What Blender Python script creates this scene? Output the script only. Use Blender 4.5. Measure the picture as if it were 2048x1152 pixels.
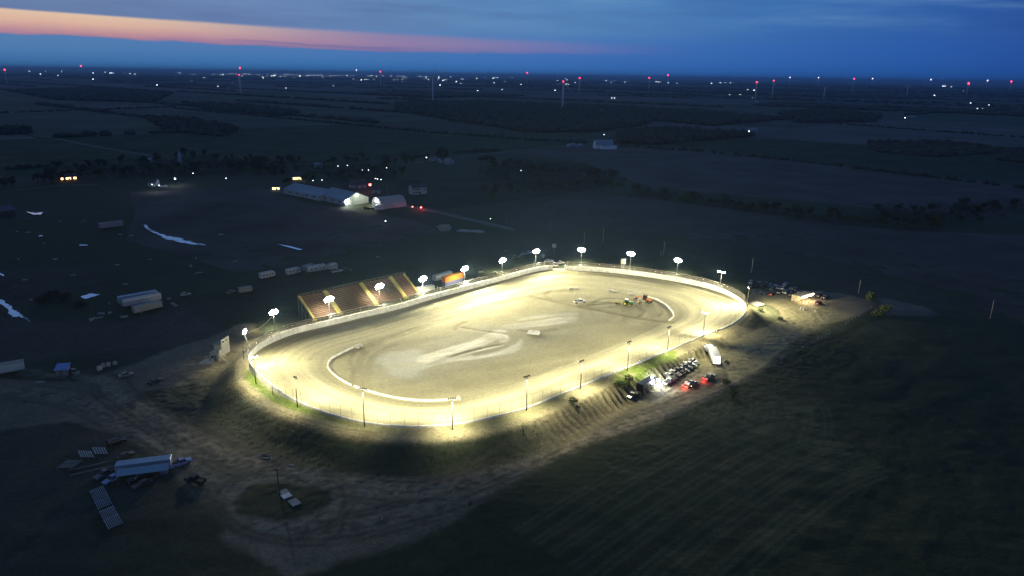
import bpy, math, random
import numpy as np
from math import radians as RD, sin, cos, pi, atan2, hypot
from mathutils import Vector, Matrix

for o in list(bpy.data.objects):
    bpy.data.objects.remove(o)
SC = bpy.context.scene
COL = SC.collection
rnd = random.Random(7)

# ------------------------------------------------------------------ camera
F_PX, CAM_H = 1409.0, 100.0
ROLL = math.atan(30 / 2048.0)
PITCH = math.atan(424.5 / F_PX)
cam_d = bpy.data.cameras.new('camera')
cam_d.sensor_width = 36.0
cam_d.lens = 36.0 * F_PX / 2048.0
cam_d.clip_start = 0.5
cam_d.clip_end = 200000.0
cam = bpy.data.objects.new('camera', cam_d)
COL.objects.link(cam)
cam.matrix_world = (Matrix.Translation((0, 0, CAM_H)) @ Matrix.Rotation(pi / 2 - PITCH, 4, 'X')
                    @ Matrix.Rotation(ROLL, 4, 'Z'))
SC.camera = cam

# ------------------------------------------------------------------ render settings / exposure
SC.render.engine = 'CYCLES'
SC.view_settings.view_transform = 'Standard'
SC.view_settings.look = 'None'
SC.view_settings.exposure = 0.0
SC.view_settings.gamma = 1.0
cy = SC.cycles
cy.use_denoising = True
cy.denoising_prefilter = 'ACCURATE'
cy.max_bounces = 4
cy.diffuse_bounces = 2
cy.glossy_bounces = 2
cy.transmission_bounces = 2
cy.volume_bounces = 0
cy.transparent_max_bounces = 8
cy.use_light_tree = True
cy.caustics_reflective = False
cy.caustics_refractive = False
cy.sample_clamp_indirect = 2.0
cy.sample_clamp_direct = 0.0
cy.filter_width = 1.45

# ------------------------------------------------------------------ world: dusk sky
SUN_EL, SUN_AZ = RD(-3.0), RD(-38)
W = bpy.data.worlds.new('World')
SC.world = W
W.use_nodes = True
nt = W.node_tree
nt.nodes.clear()


class N:
    """tiny helper to write node maths"""
    def __init__(s, tree):
        s.t = tree

    def new(s, typ, **kw):
        n = s.t.nodes.new(typ)
        for k, v in kw.items():
            setattr(n, k, v)
        return n

    def lk(s, a, b):
        s.t.links.new(a, b)

    def m(s, op, a, b=None, clamp=False):
        n = s.new('ShaderNodeMath', operation=op)
        n.use_clamp = clamp
        for i, v in enumerate((a, b)):
            if v is None:
                continue
            if isinstance(v, (int, float)):
                n.inputs[i].default_value = v
            else:
                s.lk(v, n.inputs[i])
        return n.outputs[0]

    def rng(s, v, a, b, c=0.0, d=1.0, smooth=True):
        n = s.new('ShaderNodeMapRange')
        n.interpolation_type = 'SMOOTHSTEP' if smooth else 'LINEAR'
        s.lk(v, n.inputs[0])
        for i, q in enumerate((a, b, c, d)):
            if isinstance(q, (int, float)):
                n.inputs[i + 1].default_value = q
            else:
                s.lk(q, n.inputs[i + 1])
        return n.outputs[0]

    def ramp(s, v, stops):
        n = s.new('ShaderNodeValToRGB')
        e = n.color_ramp.elements
        while len(e) > 1:
            e.remove(e[-1])
        e[0].position, e[0].color = stops[0][0], (*stops[0][1], 1)
        for p, c in stops[1:]:
            q = e.new(p)
            q.color = (*c, 1)
        s.lk(v, n.inputs[0])
        return n.outputs[0]

    def mix(s, f, a, b, mode='MIX'):
        n = s.new('ShaderNodeMix', data_type='RGBA', blend_type=mode)
        for i, v in ((0, f), (6, a), (7, b)):
            if isinstance(v, (int, float)):
                n.inputs[i].default_value = v
            elif isinstance(v, tuple):
                n.inputs[i].default_value = (*v, 1)
            else:
                s.lk(v, n.inputs[i])
        return n.outputs[2]

    def noise(s, vec, scale, detail=3, rough=0.5, w=None):
        n = s.new('ShaderNodeTexNoise')
        n.inputs['Scale'].default_value = scale
        n.inputs['Detail'].default_value = detail
        n.inputs['Roughness'].default_value = rough
        if vec is not None:
            s.lk(vec, n.inputs['Vector'])
        return n.outputs[0]


def lin(*c):
    return tuple((v / 255 / 12.92) if v / 255 < 0.04045 else ((v / 255 + 0.055) / 1.055) ** 2.4 for v in c)


g = N(nt)
tc = g.new('ShaderNodeTexCoord')
sp = g.new('ShaderNodeSeparateXYZ')
g.lk(tc.outputs['Generated'], sp.inputs[0])
azr = g.m('ARCTAN2', sp.outputs[0], sp.outputs[1])
az = g.m('MULTIPLY', azr, 180 / pi)                      # degrees, 0 = straight ahead (north), + = right
el = g.m('MULTIPLY', g.m('ARCSINE', sp.outputs[2]), 180 / pi)
azn = g.rng(az, -40, 40, 0, 1, smooth=False)
hor = g.ramp(azn, [(0.0, lin(60, 124, 184)), (0.3, lin(54, 124, 192)), (0.5, lin(54, 118, 194)), (0.7, lin(42, 102, 182)),
                   (0.85, lin(34, 90, 170)), (1.0, lin(28, 74, 150))])
mid = g.ramp(azn, [(0.0, lin(80, 132, 184)), (0.3, lin(72, 126, 188)), (0.5, lin(62, 118, 190)), (0.7, lin(48, 106, 182)),
                   (0.85, lin(38, 94, 174)), (1.0, lin(30, 74, 152))])
top = g.ramp(azn, [(0.0, lin(94, 118, 162)), (0.25, lin(102, 132, 182)), (0.45, lin(88, 134, 186)), (0.6, lin(76, 130, 188)),
                   (0.75, lin(50, 108, 178)), (0.88, lin(38, 90, 166)), (1.0, lin(28, 68, 144))])
skyc = g.mix(g.rng(el, 0.0, 1.8), hor, mid)
skyc = g.mix(g.rng(el, 1.9, 3.6), skyc, top)
# soft cloud streaks
mp = g.new('ShaderNodeCombineXYZ')
g.lk(az, mp.inputs[0])
g.lk(g.m('MULTIPLY', g.m('ADD', el, g.m('MULTIPLY', az, 0.03)), 9.0), mp.inputs[1])
n1 = g.noise(mp.outputs[0], 0.055, 5, 0.55)
n2 = g.noise(mp.outputs[0], 0.35, 4, 0.6)
skyc = g.mix(g.m('MULTIPLY', g.rng(el, 2.2, 4.4), g.rng(n1, 0.45, 0.72, 0, 0.42)), skyc, lin(112, 158, 200))
skyc = g.mix(g.m('MULTIPLY', g.rng(el, 2.2, 4.4), g.rng(n1, 0.52, 0.3, 0, 0.35)), skyc, lin(56, 84, 140))
# gap between the cloud decks, lit by the afterglow
wob = g.m('MULTIPLY', g.m('SUBTRACT', n2, 0.5), 0.4)
n3 = g.noise(mp.outputs[0], 0.12, 3, 0.5)
wob2 = g.m('MULTIPLY', g.m('SUBTRACT', n3, 0.5), 0.7)
up_ = g.rng(az, -38, 12, 3.70, 2.55, smooth=False)
lo_ = g.rng(az, -32, -12, 2.10, 1.62, smooth=False)
lo_ = g.m('ADD', lo_, wob)
upv = g.m('ADD', up_, g.m('MULTIPLY', wob2, 0.25))
soft = g.rng(az, -30, 8, 0.10, 0.55, smooth=False)
a_lo = g.rng(el, g.m('SUBTRACT', lo_, 0.05), g.m('ADD', lo_, 0.12))
a_up = g.m('SUBTRACT', 1.0, g.rng(el, g.m('SUBTRACT', upv, soft), g.m('ADD', upv, 0.08)))
fade = g.rng(az, -14, 15, 1.0, 0.0)
band = g.m('MULTIPLY', g.m('MULTIPLY', a_lo, a_up), fade)
hfrac = g.rng(el, lo_, upv, 0, 1, smooth=False)
bandL = g.ramp(hfrac, [(0.0, lin(158, 122, 160)), (0.25, lin(200, 150, 158)), (0.6, lin(226, 184, 164)), (1.0, lin(230, 200, 174))])
bandR = g.ramp(hfrac, [(0.0, lin(128, 116, 168)), (0.4, lin(154, 130, 172)), (1.0, lin(132, 132, 178))])
bandc = g.mix(g.rng(az, -30, -8, 0, 1), bandL, bandR)
skyc = g.mix(band, skyc, bandc)
# thin dark streak lying in the lower part of the gap
a_s = g.m('SUBTRACT', 1.0, g.rng(g.m('ABSOLUTE', g.m('SUBTRACT', el, g.m('ADD', lo_, g.m('MULTIPLY', n3, 0.5)))), 0.02, 0.11))
a_s = g.m('MULTIPLY', a_s, g.m('MULTIPLY', g.rng(az, -24, -17), g.rng(az, -6, -12)))
skyc = g.mix(g.m('MULTIPLY', a_s, 0.5), skyc, lin(96, 110, 168))
# overhead: the sky is dimmer
skyc = g.mix(g.rng(el, 7, 40), skyc, lin(52, 76, 108))
bg1 = g.new('ShaderNodeBackground')
g.lk(skyc, bg1.inputs[0])
bg1.inputs[1].default_value = 0.97
sky = g.new('ShaderNodeTexSky')
sky.sky_type = 'NISHITA'
sky.sun_disc = False
sky.sun_elevation = SUN_EL
sky.sun_rotation = SUN_AZ
bg2 = g.new('ShaderNodeBackground')
g.lk(sky.outputs[0], bg2.inputs[0])
bg2.inputs[1].default_value = 0.05
ad = g.new('ShaderNodeAddShader')
g.lk(bg1.outputs[0], ad.inputs[0])
g.lk(bg2.outputs[0], ad.inputs[1])
wo = g.new('ShaderNodeOutputWorld')
g.lk(ad.outputs[0], wo.inputs[0])
W.cycles.sampling_method = 'MANUAL'
W.cycles.sample_map_resolution = 512

# the sun has set: only a trace of warm light from the afterglow
sun_d = bpy.data.lights.new('sun', 'SUN')
sun_d.energy = 0.012
sun_d.angle = RD(12)
sun_d.color = (1.0, 0.72, 0.6)
sun = bpy.data.objects.new('sun', sun_d)
COL.objects.link(sun)
sun.rotation_euler = (RD(85), 0, RD(180 + 38))

# ------------------------------------------------------------------ pixel ray -> point on the terrain
_c, _s = cos(ROLL), sin(ROLL)


def ray(px, py):
    a, b = px - 1024.0, py - 576.0
    a2, b2 = a * _c + b * _s, -a * _s + b * _c
    return (a2, F_PX * cos(PITCH) - b2 * sin(PITCH), -F_PX * sin(PITCH) - b2 * cos(PITCH))


def gz(px, py, z=0.0):
    d = ray(px, py)
    t = (CAM_H - z) / -d[2]
    return (d[0] * t, d[1] * t)


# ------------------------------------------------------------------ numpy tools
def vnoise(x, y, seed=0):
    xi, yi = np.floor(x).astype(np.int64), np.floor(y).astype(np.int64)
    xf, yf = x - xi, y - yi
    u, v = xf * xf * (3 - 2 * xf), yf * yf * (3 - 2 * yf)

    def h(i, j):
        n = (i * 374761393 + j * 668265263 + seed * 1442695041) & 0x7fffffff
        n = ((n ^ (n >> 13)) * 1274126177) & 0x7fffffff
        return ((n ^ (n >> 16)) & 0xffff) / 65535.0
    return (h(xi, yi) * (1 - u) + h(xi + 1, yi) * u) * (1 - v) + (h(xi, yi + 1) * (1 - u) + h(xi + 1, yi + 1) * u) * v


def fbm(x, y, seed=0, o=4):
    x, y = np.asarray(x, float), np.asarray(y, float)
    r, a, t = 0, 1.0, 0
    for k in range(o):
        r = r + a * vnoise(x * 2 ** k + 17.3 * k, y * 2 ** k + 9.1 * k, seed + k)
        t += a
        a *= 0.55
    return r / t


def ss(a, b, v):
    t = np.clip((v - a) / (b - a), 0, 1)
    return t * t * (3 - 2 * t)


def seg_dist(P, X, Y, closed=True):
    """distance to a polyline + inside test"""
    P = np.asarray(P, float)
    Q = np.roll(P, -1, 0) if closed else P[1:]
    A = P if closed else P[:-1]
    shp = X.shape
    X, Y = X.ravel(), Y.ravel()
    D = np.full(X.shape, 1e18)
    inside = np.zeros(X.shape, bool)
    for (ax, ay), (bx, by) in zip(A, Q):
        dx, dy = bx - ax, by - ay
        L = dx * dx + dy * dy + 1e-12
        t = np.clip(((X - ax) * dx + (Y - ay) * dy) / L, 0, 1)
        D = np.minimum(D, (X - ax - t * dx) ** 2 + (Y - ay - t * dy) ** 2)
        if closed:
            c = ((ay > Y) != (by > Y))
            if abs(by - ay) > 1e-12:
                inside ^= c & (X < (bx - ax) * (Y - ay) / (by - ay) + ax)
    D = np.sqrt(D)
    if closed:
        D = np.where(inside, -D, D)
    return D.reshape(shp)


def catmull(P, step, closed=True):
    P = np.asarray(P, float)
    n = len(P)
    out = []
    for i in range(n if closed else n - 1):
        if closed:
            p0, p1, p2, p3 = P[(i - 1) % n], P[i], P[(i + 1) % n], P[(i + 2) % n]
        else:
            p0, p1, p2, p3 = P[max(i - 1, 0)], P[i], P[i + 1], P[min(i + 2, n - 1)]
        k = max(2, int(np.linalg.norm(p2 - p1) / step))
        for t in np.arange(k) / k:
            out.append(0.5 * (2 * p1 + (p2 - p0) * t + (2 * p0 - 5 * p1 + 4 * p2 - p3) * t * t + (3 * p1 - p0 - 3 * p2 + p3) * t ** 3))
    if not closed:
        out.append(P[-1])
    return np.array(out)


def resample(P, step, closed=True):
    P = np.asarray(P, float)
    Q = np.vstack([P, P[:1]]) if closed else P
    d = np.r_[0, np.cumsum(np.linalg.norm(np.diff(Q, axis=0), axis=1))]
    n = max(2, int(round(d[-1] / step)))
    s = np.linspace(0, d[-1], n, endpoint=False) if closed else np.linspace(0, d[-1], n + 1)
    return np.c_[np.interp(s, d, Q[:, 0]), np.interp(s, d, Q[:, 1])]


# ------------------------------------------------------------------ the oval
Z_IN, Z_WALL = 2.0, 3.6
WALL_PX = [(1131, 540.6), (1198, 543.5), (1256, 549), (1315, 557), (1373, 567), (1420, 578), (1452, 589), (1478, 601),
           (1491, 611), (1493, 622), (1478, 639), (1459, 652), (1425, 664), (1406, 671), (1335, 702), (1232, 743), (1162, 772),
           (1095, 800), (1053, 817), (992, 833), (931, 847), (882, 852), (821, 855), (760, 850), (699, 840), (634, 819),
           (587, 801), (556, 784), (532, 768), (510, 749), (499, 735), (497, 720), (510, 704), (530, 692), (558, 679),
           (585, 668), (653, 653), (717, 637), (800, 618), (859, 600), (917, 585), (976, 569), (1034, 553), (1073, 543), (1103, 538)]
WALLW = catmull([gz(*p, Z_WALL) for p in WALL_PX], 2.0)
for _ in range(14):
    WALLW = WALLW * 0.5 + (np.roll(WALLW, 1, 0) + np.roll(WALLW, -1, 0)) * 0.25
WALLW = resample(WALLW, 2.0)
IN_PX = [(721, 695), (699, 699), (674, 711), (660, 720), (655, 733), (665, 747), (682, 760), (706, 772), (748, 786), (796, 797),
         (845, 802), (914, 799), (975, 785), (1060, 757), (1200, 703), (1290, 665), (1336, 642), (1347, 633), (1346, 625), (1334, 612), (1315, 601),
         (1276, 591), (1237, 584.5), (1198, 580), (1143, 578), (1100, 583), (1040, 596), (950, 622), (850, 653), (780, 677)]
INW = catmull([gz(*p, Z_IN) for p in IN_PX], 2.0)
for _ in range(10):
    INW = INW * 0.5 + (np.roll(INW, 1, 0) + np.roll(INW, -1, 0)) * 0.25
INW = resample(INW, 2.0)
OC = WALLW.mean(0)                                     # middle of the oval
_ax = np.array(gz(1440, 600, 2)) - np.array(gz(540, 730, 2))
LHALF = np.linalg.norm(_ax) / 2
LDIR = _ax / np.linalg.norm(_ax)
SDIR = np.array([-LDIR[1], LDIR[0]])                   # away from the camera


def axes(X, Y):
    s = ((X - OC[0]) * LDIR[0] + (Y - OC[1]) * LDIR[1]) / LHALF
    n = ((X - OC[0]) * SDIR[0] + (Y - OC[1]) * SDIR[1]) / 75.0
    return s, n


def height(X, Y, dw=None, di=None):
    X, Y = np.asarray(X, float), np.asarray(Y, float)
    if dw is None:
        dw = seg_dist(WALLW, X, Y)
    if di is None:
        di = seg_dist(INW, X, Y)
    s, n = axes(X, Y)
    base = 2.3 * ss(-0.55, 0.9, s * 1.2 + n * 0.5) * (1 - ss(35, 130, dw))
    t = np.clip(di / (di - dw + 1e-6), 0, 1)
    zin = np.where(di < 0, Z_IN, Z_IN + (Z_WALL - Z_IN) * ss(0, 1, t) ** 1.1)
    near = ss(0.4, -0.5, n)
    sh = 2.5 + 4.5 * near * ss(1.4, -0.6, s)              # width of the shoulder
    bank = 6 + 5 * near * ss(0.6, -0.6, s)
    zout = Z_WALL - 0.25 * ss(0, 3, dw) - (Z_WALL - 0.25 - base) * ss(sh, sh + bank, dw)
    rill = near * ss(-0.35, 0.0, s) * ss(0.75, 0.45, s)
    sm = s * LHALF
    ang = sm / 1.6 + 1.5 * fbm(X * .15, Y * .15, 5, 2) + n * 7
    zout = zout + rill * 0.75 * np.sin(ang * 2 * pi * .62) * ss(sh, sh + 2.5, dw) * ss(sh + bank + 1, sh + bank - 2, dw)
    z = np.where(dw < 0, zin, zout)
    rough = (fbm(X * .12, Y * .12, 3, 3) - .5) * ss(4, 16, dw) * .5 * ss(300, 80, dw)
    clods = (fbm(X * .8, Y * .8, 8, 3) - .5) * ss(sh * .6, sh + 2, dw) * .45 * ss(60, 25, dw)
    return z + rough + clods


def h1(x, y):
    return float(height(np.array([x]), np.array([y]))[0])


def at(px, py, it=7):
    z = 0.0
    for _ in range(it):
        x, y = gz(px, py, z)
        z = 0.4 * z + 0.6 * h1(x, y)
    x, y = gz(px, py, z)
    return (x, y, h1(x, y))


def far(px, py, z=0.0):
    x, y = gz(px, py, z)
    return (x, y, z)


# ------------------------------------------------------------------ tagging
def tag(o, label=None, cat=None, group=None, kind=None):
    if label:
        o['label'] = label
    if cat:
        o['category'] = cat
    if group:
        o['group'] = group
    if kind:
        o['kind'] = kind
    return o


def thing(name, label, cat, loc=(0, 0, 0), rz=0.0, group=None):
    o = bpy.data.objects.new(name, None)
    o.empty_display_size = 0.3
    COL.objects.link(o)
    o.location = loc
    o.rotation_euler = (0, 0, rz)
    return tag(o, label, cat, group)


def dup(root, loc, rz, label=None, group=None, scale=None):
    r = root.copy()
    COL.objects.link(r)
    r.location = loc
    r.rotation_euler = (0, 0, rz)
    if scale:
        r.scale = scale
    if label:
        r['label'] = label
    if group:
        r['group'] = group
    for ch in list(root.children):
        c = ch.copy()
        COL.objects.link(c)
        c.parent = r
        for q in list(ch.children):
            d = q.copy()
            COL.objects.link(d)
            d.parent = c
    return r


# ------------------------------------------------------------------ materials
MATS = {}


def mat(name, col, rough=0.7, metal=0.0, var=0.12, scale=3.0, emit=None, es=1.0, alpha=None, sample=True, bump=0.0):
    if name in MATS:
        return MATS[name]
    m = bpy.data.materials.new(name)
    m.use_nodes = True
    t = m.node_tree
    b = t.nodes['Principled BSDF']
    q = N(t)
    b.inputs['Roughness'].default_value = rough
    b.inputs['Metallic'].default_value = metal
    if var > 0:
        co = q.new('ShaderNodeTexCoord')
        nz = q.noise(co.outputs['Object'], scale, 4, 0.6)
        f = q.rng(nz, 0.3, 0.7, 1 - var, 1 + var, smooth=False)
        cc = q.new('ShaderNodeCombineColor')
        for i in range(3):
            q.lk(q.m('MULTIPLY', f, col[i]), cc.inputs[i])
        q.lk(cc.outputs[0], b.inputs['Base Color'])
        q.lk(q.rng(nz, 0.3, 0.7, min(1, rough + .1), max(.05, rough - .1)), b.inputs['Roughness'])
        if bump:
            bp = q.new('ShaderNodeBump')
            bp.inputs['Strength'].default_value = bump
            q.lk(nz, bp.inputs['Height'])
            q.lk(bp.outputs[0], b.inputs['Normal'])
    else:
        b.inputs['Base Color'].default_value = (*col, 1)
    if emit:
        b.inputs['Emission Color'].default_value = (*emit, 1)
        b.inputs['Emission Strength'].default_value = es
        if not sample:
            m.cycles.emission_sampling = 'NONE'
    if alpha is not None:
        b.inputs['Alpha'].default_value = alpha
    MATS[name] = m
    return m


# ------------------------------------------------------------------ mesh builder
class MB:
    def __init__(s):
        s.v, s.f = [], []

    def add(s, vs, fs, M=None):
        o = len(s.v)
        if M is not None:
            vs = [tuple(M @ Vector(p)) for p in vs]
        s.v += [tuple(p) for p in vs]
        s.f += [tuple(i + o for i in f) for f in fs]
        return s

    def box(s, c, d, rz=0.0, top=(1, 1), shift=(0, 0), M=None):
        """box centred at c (x,y) with its base at c.z; top = scale of the top face"""
        hx, hy, hz = d[0] / 2, d[1] / 2, d[2]
        vs = []
        for z, k, sh in ((0, (1, 1), (0, 0)), (hz, top, shift)):
            for x, y in ((-hx, -hy), (hx, -hy), (hx, hy), (-hx, hy)):
                x, y = x * k[0] + sh[0], y * k[1] + sh[1]
                vs.append((c[0] + x * cos(rz) - y * sin(rz), c[1] + x * sin(rz) + y * cos(rz), c[2] + z))
        return s.add(vs, [(3, 2, 1, 0), (4, 5, 6, 7), (0, 1, 5, 4), (1, 2, 6, 5), (2, 3, 7, 6), (3, 0, 4, 7)], M)

    def cyl(s, p, q, r, r2=None, n=8, cap=True):
        p, q = Vector(p), Vector(q)
        r2 = r if r2 is None else r2
        a = (q - p).normalized()
        u = a.orthogonal().normalized()
        w = a.cross(u)
        vs = []
        for c, rr in ((p, r), (q, r2)):
            for k in range(n):
                t = 2 * pi * k / n
                vs.append(c + (u * cos(t) + w * sin(t)) * rr)
        fs = [(k, (k + 1) % n, n + (k + 1) % n, n + k) for k in range(n)]
        if cap:
            fs += [tuple(range(n - 1, -1, -1)), tuple(range(n, 2 * n))]
        return s.add(vs, fs)

    def prism(s, prof, y0, y1, k=1.0, ztop=None):
        """profile [(x,z)] extruded along y; the part above z=ztop narrows by k"""
        n = len(prof)
        vs = []
        for y in (y0, y1):
            for x, z in prof:
                yy = y * (k if (ztop is not None and z > ztop) else 1)
                vs.append((x, yy, z))
        fs = [tuple(range(n - 1, -1, -1)), tuple(range(n, 2 * n))]
        fs += [(i, (i + 1) % n, n + (i + 1) % n, n + i) for i in range(n)]
        return s.add(vs, fs)

    def sphere(s, c, r, n=8, m=5, sz=1.0, half=False):
        vs, fs = [], []
        m0 = 0 if not half else 0
        for j in range(m + 1):
            t = (pi / 2 if half else pi) * j / m
            for k in range(n):
                a = 2 * pi * k / n
                vs.append((c[0] + r * sin(t) * cos(a), c[1] + r * sin(t) * sin(a), c[2] + r * cos(t) * sz))
        for j in range(m):
            for k in range(n):
                fs.append((j * n + k, (j + 1) * n + k, (j + 1) * n + (k + 1) % n, j * n + (k + 1) % n))
        return s.add(vs, fs)

    def strip(s, A, B):
        """ruled strip between two polylines"""
        o = len(s.v)
        s.v += [tuple(p) for p in A] + [tuple(p) for p in B]
        n = len(A)
        s.f += [(o + i, o + i + 1, o + n + i + 1, o + n + i) for i in range(n - 1)]
        return s

    def build(s, name, m, parent=None, smooth=False, loc=None, rz=None):
        me = bpy.data.meshes.new(name)
        me.from_pydata(s.v, [], s.f)
        me.materials.append(m)
        if smooth:
            me.polygons.foreach_set('use_smooth', [True] * len(me.polygons))
        me.update()
        o = bpy.data.objects.new(name, me)
        COL.objects.link(o)
        if parent is not None:
            o.parent = parent
        if loc is not None:
            o.location = loc
        if rz is not None:
            o.rotation_euler = (0, 0, rz)
        return o


# ------------------------------------------------------------------ terrain grid
def axis_coords(fine0, fine1, fs, mid0, mid1, ms, lo, hi, ratio):
    a = list(np.arange(mid0, fine0, ms)) + list(np.arange(fine0, fine1, fs)) + list(np.arange(fine1, mid1, ms))
    st, p = ms, a[-1]
    while p < hi:
        st *= ratio
        p += st
        a.append(p)
    st, p = ms, a[0]
    pre = []
    while p > lo:
        st *= ratio
        p -= st
        pre.append(p)
    return np.array(pre[::-1] + a)


GX = axis_coords(-140, 140, 0.6, -300, 260, 1.5, -60000, 60000, 1.12)
GY = axis_coords(110, 390, 0.6, 104, 470, 1.5, -3000, 62000, 1.12)
X, Y = np.meshgrid(GX, GY)
core = (X > -360) & (X < 360) & (Y > 60) & (Y < 620)
DW = np.full(X.shape, 1e4)
DI = np.full(X.shape, 1e4)
DW[core] = seg_dist(WALLW, X[core], Y[core])
DI[core] = seg_dist(INW, X[core], Y[core])
Z = np.zeros(X.shape)
Z[core] = height(X[core], Y[core], DW[core], DI[core])
S_, N_ = axes(X, Y)

ALB = np.zeros(X.shape + (3,))
WET = np.zeros(X.shape)


def paint(mask, col, k=1.0):
    m = (np.clip(mask, 0, 1) * k)[..., None]
    ALB[:] = ALB * (1 - m) + np.array(col) * m


def pmask(px, soft=3.0, z=0.0, wob=0.0, seed=0, closed=True, width=0.0, world=None, smooth=True):
    P = np.array([gz(*p, z) for p in px]) if world is None else np.array(world)
    if smooth:
        P = catmull(P, 4.0, closed)
    mg = soft + abs(wob) + width + 2
    b = (X > P[:, 0].min() - mg) & (X < P[:, 0].max() + mg) & (Y > P[:, 1].min() - mg) & (Y < P[:, 1].max() + mg) & core
    M = np.zeros(X.shape)
    if b.any():
        D = seg_dist(P, X[b], Y[b], closed) - width
        if wob:
            D = D + (fbm(X[b] * .09, Y[b] * .09, seed, 5) - .5) * 2.6 * wob
        M[b] = ss(soft, -soft * .2, D)
    return M


# base: rough dark pasture with worn patches
nzA = fbm(X * .012, Y * .012, 1, 4)
nzB = fbm(X * .09, Y * .09, 2, 4)
nzC = fbm(X * .6, Y * .6, 4, 3)
GRASS = np.array((0.034, 0.046, 0.024))
SOIL = np.array((0.062, 0.058, 0.054))
GRAVEL = np.array((0.20, 0.172, 0.125))
CLAY = np.array((0.46, 0.42, 0.265))
ALB[:] = GRASS
paint(ss(.5, .64, nzA) * .6, SOIL)
paint(ss(.62, .75, nzB) * .5, GRASS * .6)
# worn yard on the far left and behind the grandstand
paint(pmask([(0, 640), (120, 645), (260, 640), (330, 625), (420, 600), (430, 650), (300, 690), (150, 700), (0, 730)], 6, wob=5, seed=11), SOIL * 1.15, .8)
paint(pmask([(380, 600), (520, 575), (640, 548), (800, 525), (900, 520), (1000, 505), (1060, 500), (1080, 520), (1000, 530), (860, 560), (800, 545),
             (690, 565), (590, 590), (560, 650), (500, 660), (440, 650)], 5, wob=4, seed=12), GRASS * .8, .8)
# gravel pit road and parking ground
PIT = [(1500, 602), (1516, 585), (1600, 590), (1700, 600), (1742, 622), (1690, 655), (1600, 700), (1480, 765), (1330, 835), (1180, 890), (1024, 966),
       (930, 1035), (820, 1080), (640, 1135), (540, 1115), (478, 1070), (440, 1010), (400, 985), (368, 945), (320, 905), (250, 870),
       (160, 845), (60, 850), (-120, 870), (-120, 760), (110, 765), (220, 745), (330, 705), (430, 672), (500, 650), (480, 705), (440, 740), (380, 765), (300, 775),
       (262, 792), (330, 835), (430, 885), (520, 920), (640, 952), (800, 962), (900, 945), (1000, 905), (1095, 862), (1200, 810), (1290, 765),
       (1370, 722), (1440, 680), (1490, 650), (1510, 625)]
mPIT = pmask(PIT, 2.2, wob=3, seed=13)
paint(mPIT, GRAVEL)
paint(mPIT * ss(.45, .7, fbm(X * .05, Y * .05, 21, 4)), GRAVEL * .6, .4)
# tyre lanes worn into the pit road
LANES = [[(1640, 640), (1500, 700), (1380, 775), (1250, 850), (1100, 915), (950, 985), (800, 1030), (640, 1060), (520, 1040), (455, 985), (400, 930), (300, 870), (150, 800), (0, 780)],
         [(900, 975), (760, 965), (640, 945), (520, 925), (400, 880), (300, 830), (230, 785), (200, 760), (0, 740)],
         [(1600, 700), (1400, 800), (1200, 868), (1020, 930), (860, 985), (700, 975), (560, 945), (430, 905), (330, 850), (250, 800)],
         [(480, 990), (500, 965), (560, 955), (640, 970), (660, 1010), (620, 1045), (540, 1050), (490, 1025), (480, 990)]]
for i, L in enumerate(LANES):
    for off in (-5.2, -3.2, -1.0, 1.0, 3.6, 5.6):
        P = catmull([gz(*p) for p in L], 3, False)
        T = np.gradient(P, axis=0)
        T /= np.linalg.norm(T, axis=1)[:, None] + 1e-9
        P = P + np.c_[-T[:, 1], T[:, 0]] * off
        M = pmask(None, .9, world=P, closed=False, width=.3, smooth=False)
        paint(M * ss(.3, .6, fbm(X * .04 + off * 3, Y * .04, 23 + i, 3)), GRAVEL * .42, .8)
    P = catmull([gz(*p) for p in L], 3, False)
    paint(pmask(None, 3.5, world=P, closed=False, width=1.0, smooth=False) * ss(.3, .6, nzC), GRAVEL * 1.5, .5)
# green island with the lamp pole
paint(pmask([(478, 985), (520, 965), (590, 968), (650, 985), (640, 1015), (560, 1035), (500, 1020)], 2, wob=2.5, seed=14), GRASS * .8)
# bright clay shoulder outside the wall
s1, n1_ = S_, N_
nearm = ss(.4, -.5, N_)
shw = 2.5 + 4.5 * nearm * ss(1.4, -.6, S_)
shoulder = ss(shw + 4, shw, DW) * (DW > -3)
paint(shoulder, (0.27, 0.24, 0.145))
# rutted service road hugging the left turn
RUT = [(470, 690), (440, 730), (436, 765), (470, 800), (540, 838), (640, 868), (740, 884)]
for k in range(5):
    P = catmull([gz(*p, 3) for p in RUT], 3, False)
    T = np.gradient(P, axis=0)
    T /= np.linalg.norm(T, axis=1)[:, None]
    P = P + np.c_[-T[:, 1], T[:, 0]] * (k * 1.6 - 2.0)
    M = pmask(None, .9, world=P, closed=False, width=.15, smooth=False)
    paint(M * ss(.25, .6, nzB), (0.13, 0.10, 0.05), .7)
    Z -= M * .12
paint(pmask([(505, 660), (450, 690), (410, 720), (400, 745), (430, 790), (470, 770), (455, 730), (480, 700), (505, 690)], 4, wob=3, seed=33), (0.22, 0.19, 0.115), .8)
# eroded bank on the near straight
rill = nearm * ss(-.5, -.2, S_) * ss(.75, .45, S_)
bankw = 6 + 5 * nearm * ss(.6, -.6, S_)
bk = ss(shw - 1, shw + 2, DW) * ss(shw + bankw + 4, shw + bankw, DW)
paint(bk * rill, (0.22, 0.195, 0.12))
rang_ = (S_ * LHALF / 1.6 + 1.5 * fbm(X * .15, Y * .15, 5, 2) + N_ * 7) * 2 * pi * .62
paint(bk * rill * ss(.1, -.6, np.sin(rang_)), (0.085, 0.07, 0.042), .75)  # darker soil in the hollows, deepened as painted shade so the rills show
paint(bk * rill * ss(.5, .68, nzC), (0.10, 0.085, 0.05), .5)
paint(bk * rill * ss(.55, .7, fbm(X * .06, Y * .06, 31, 3)), (0.055, 0.085, 0.02), .8)
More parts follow.
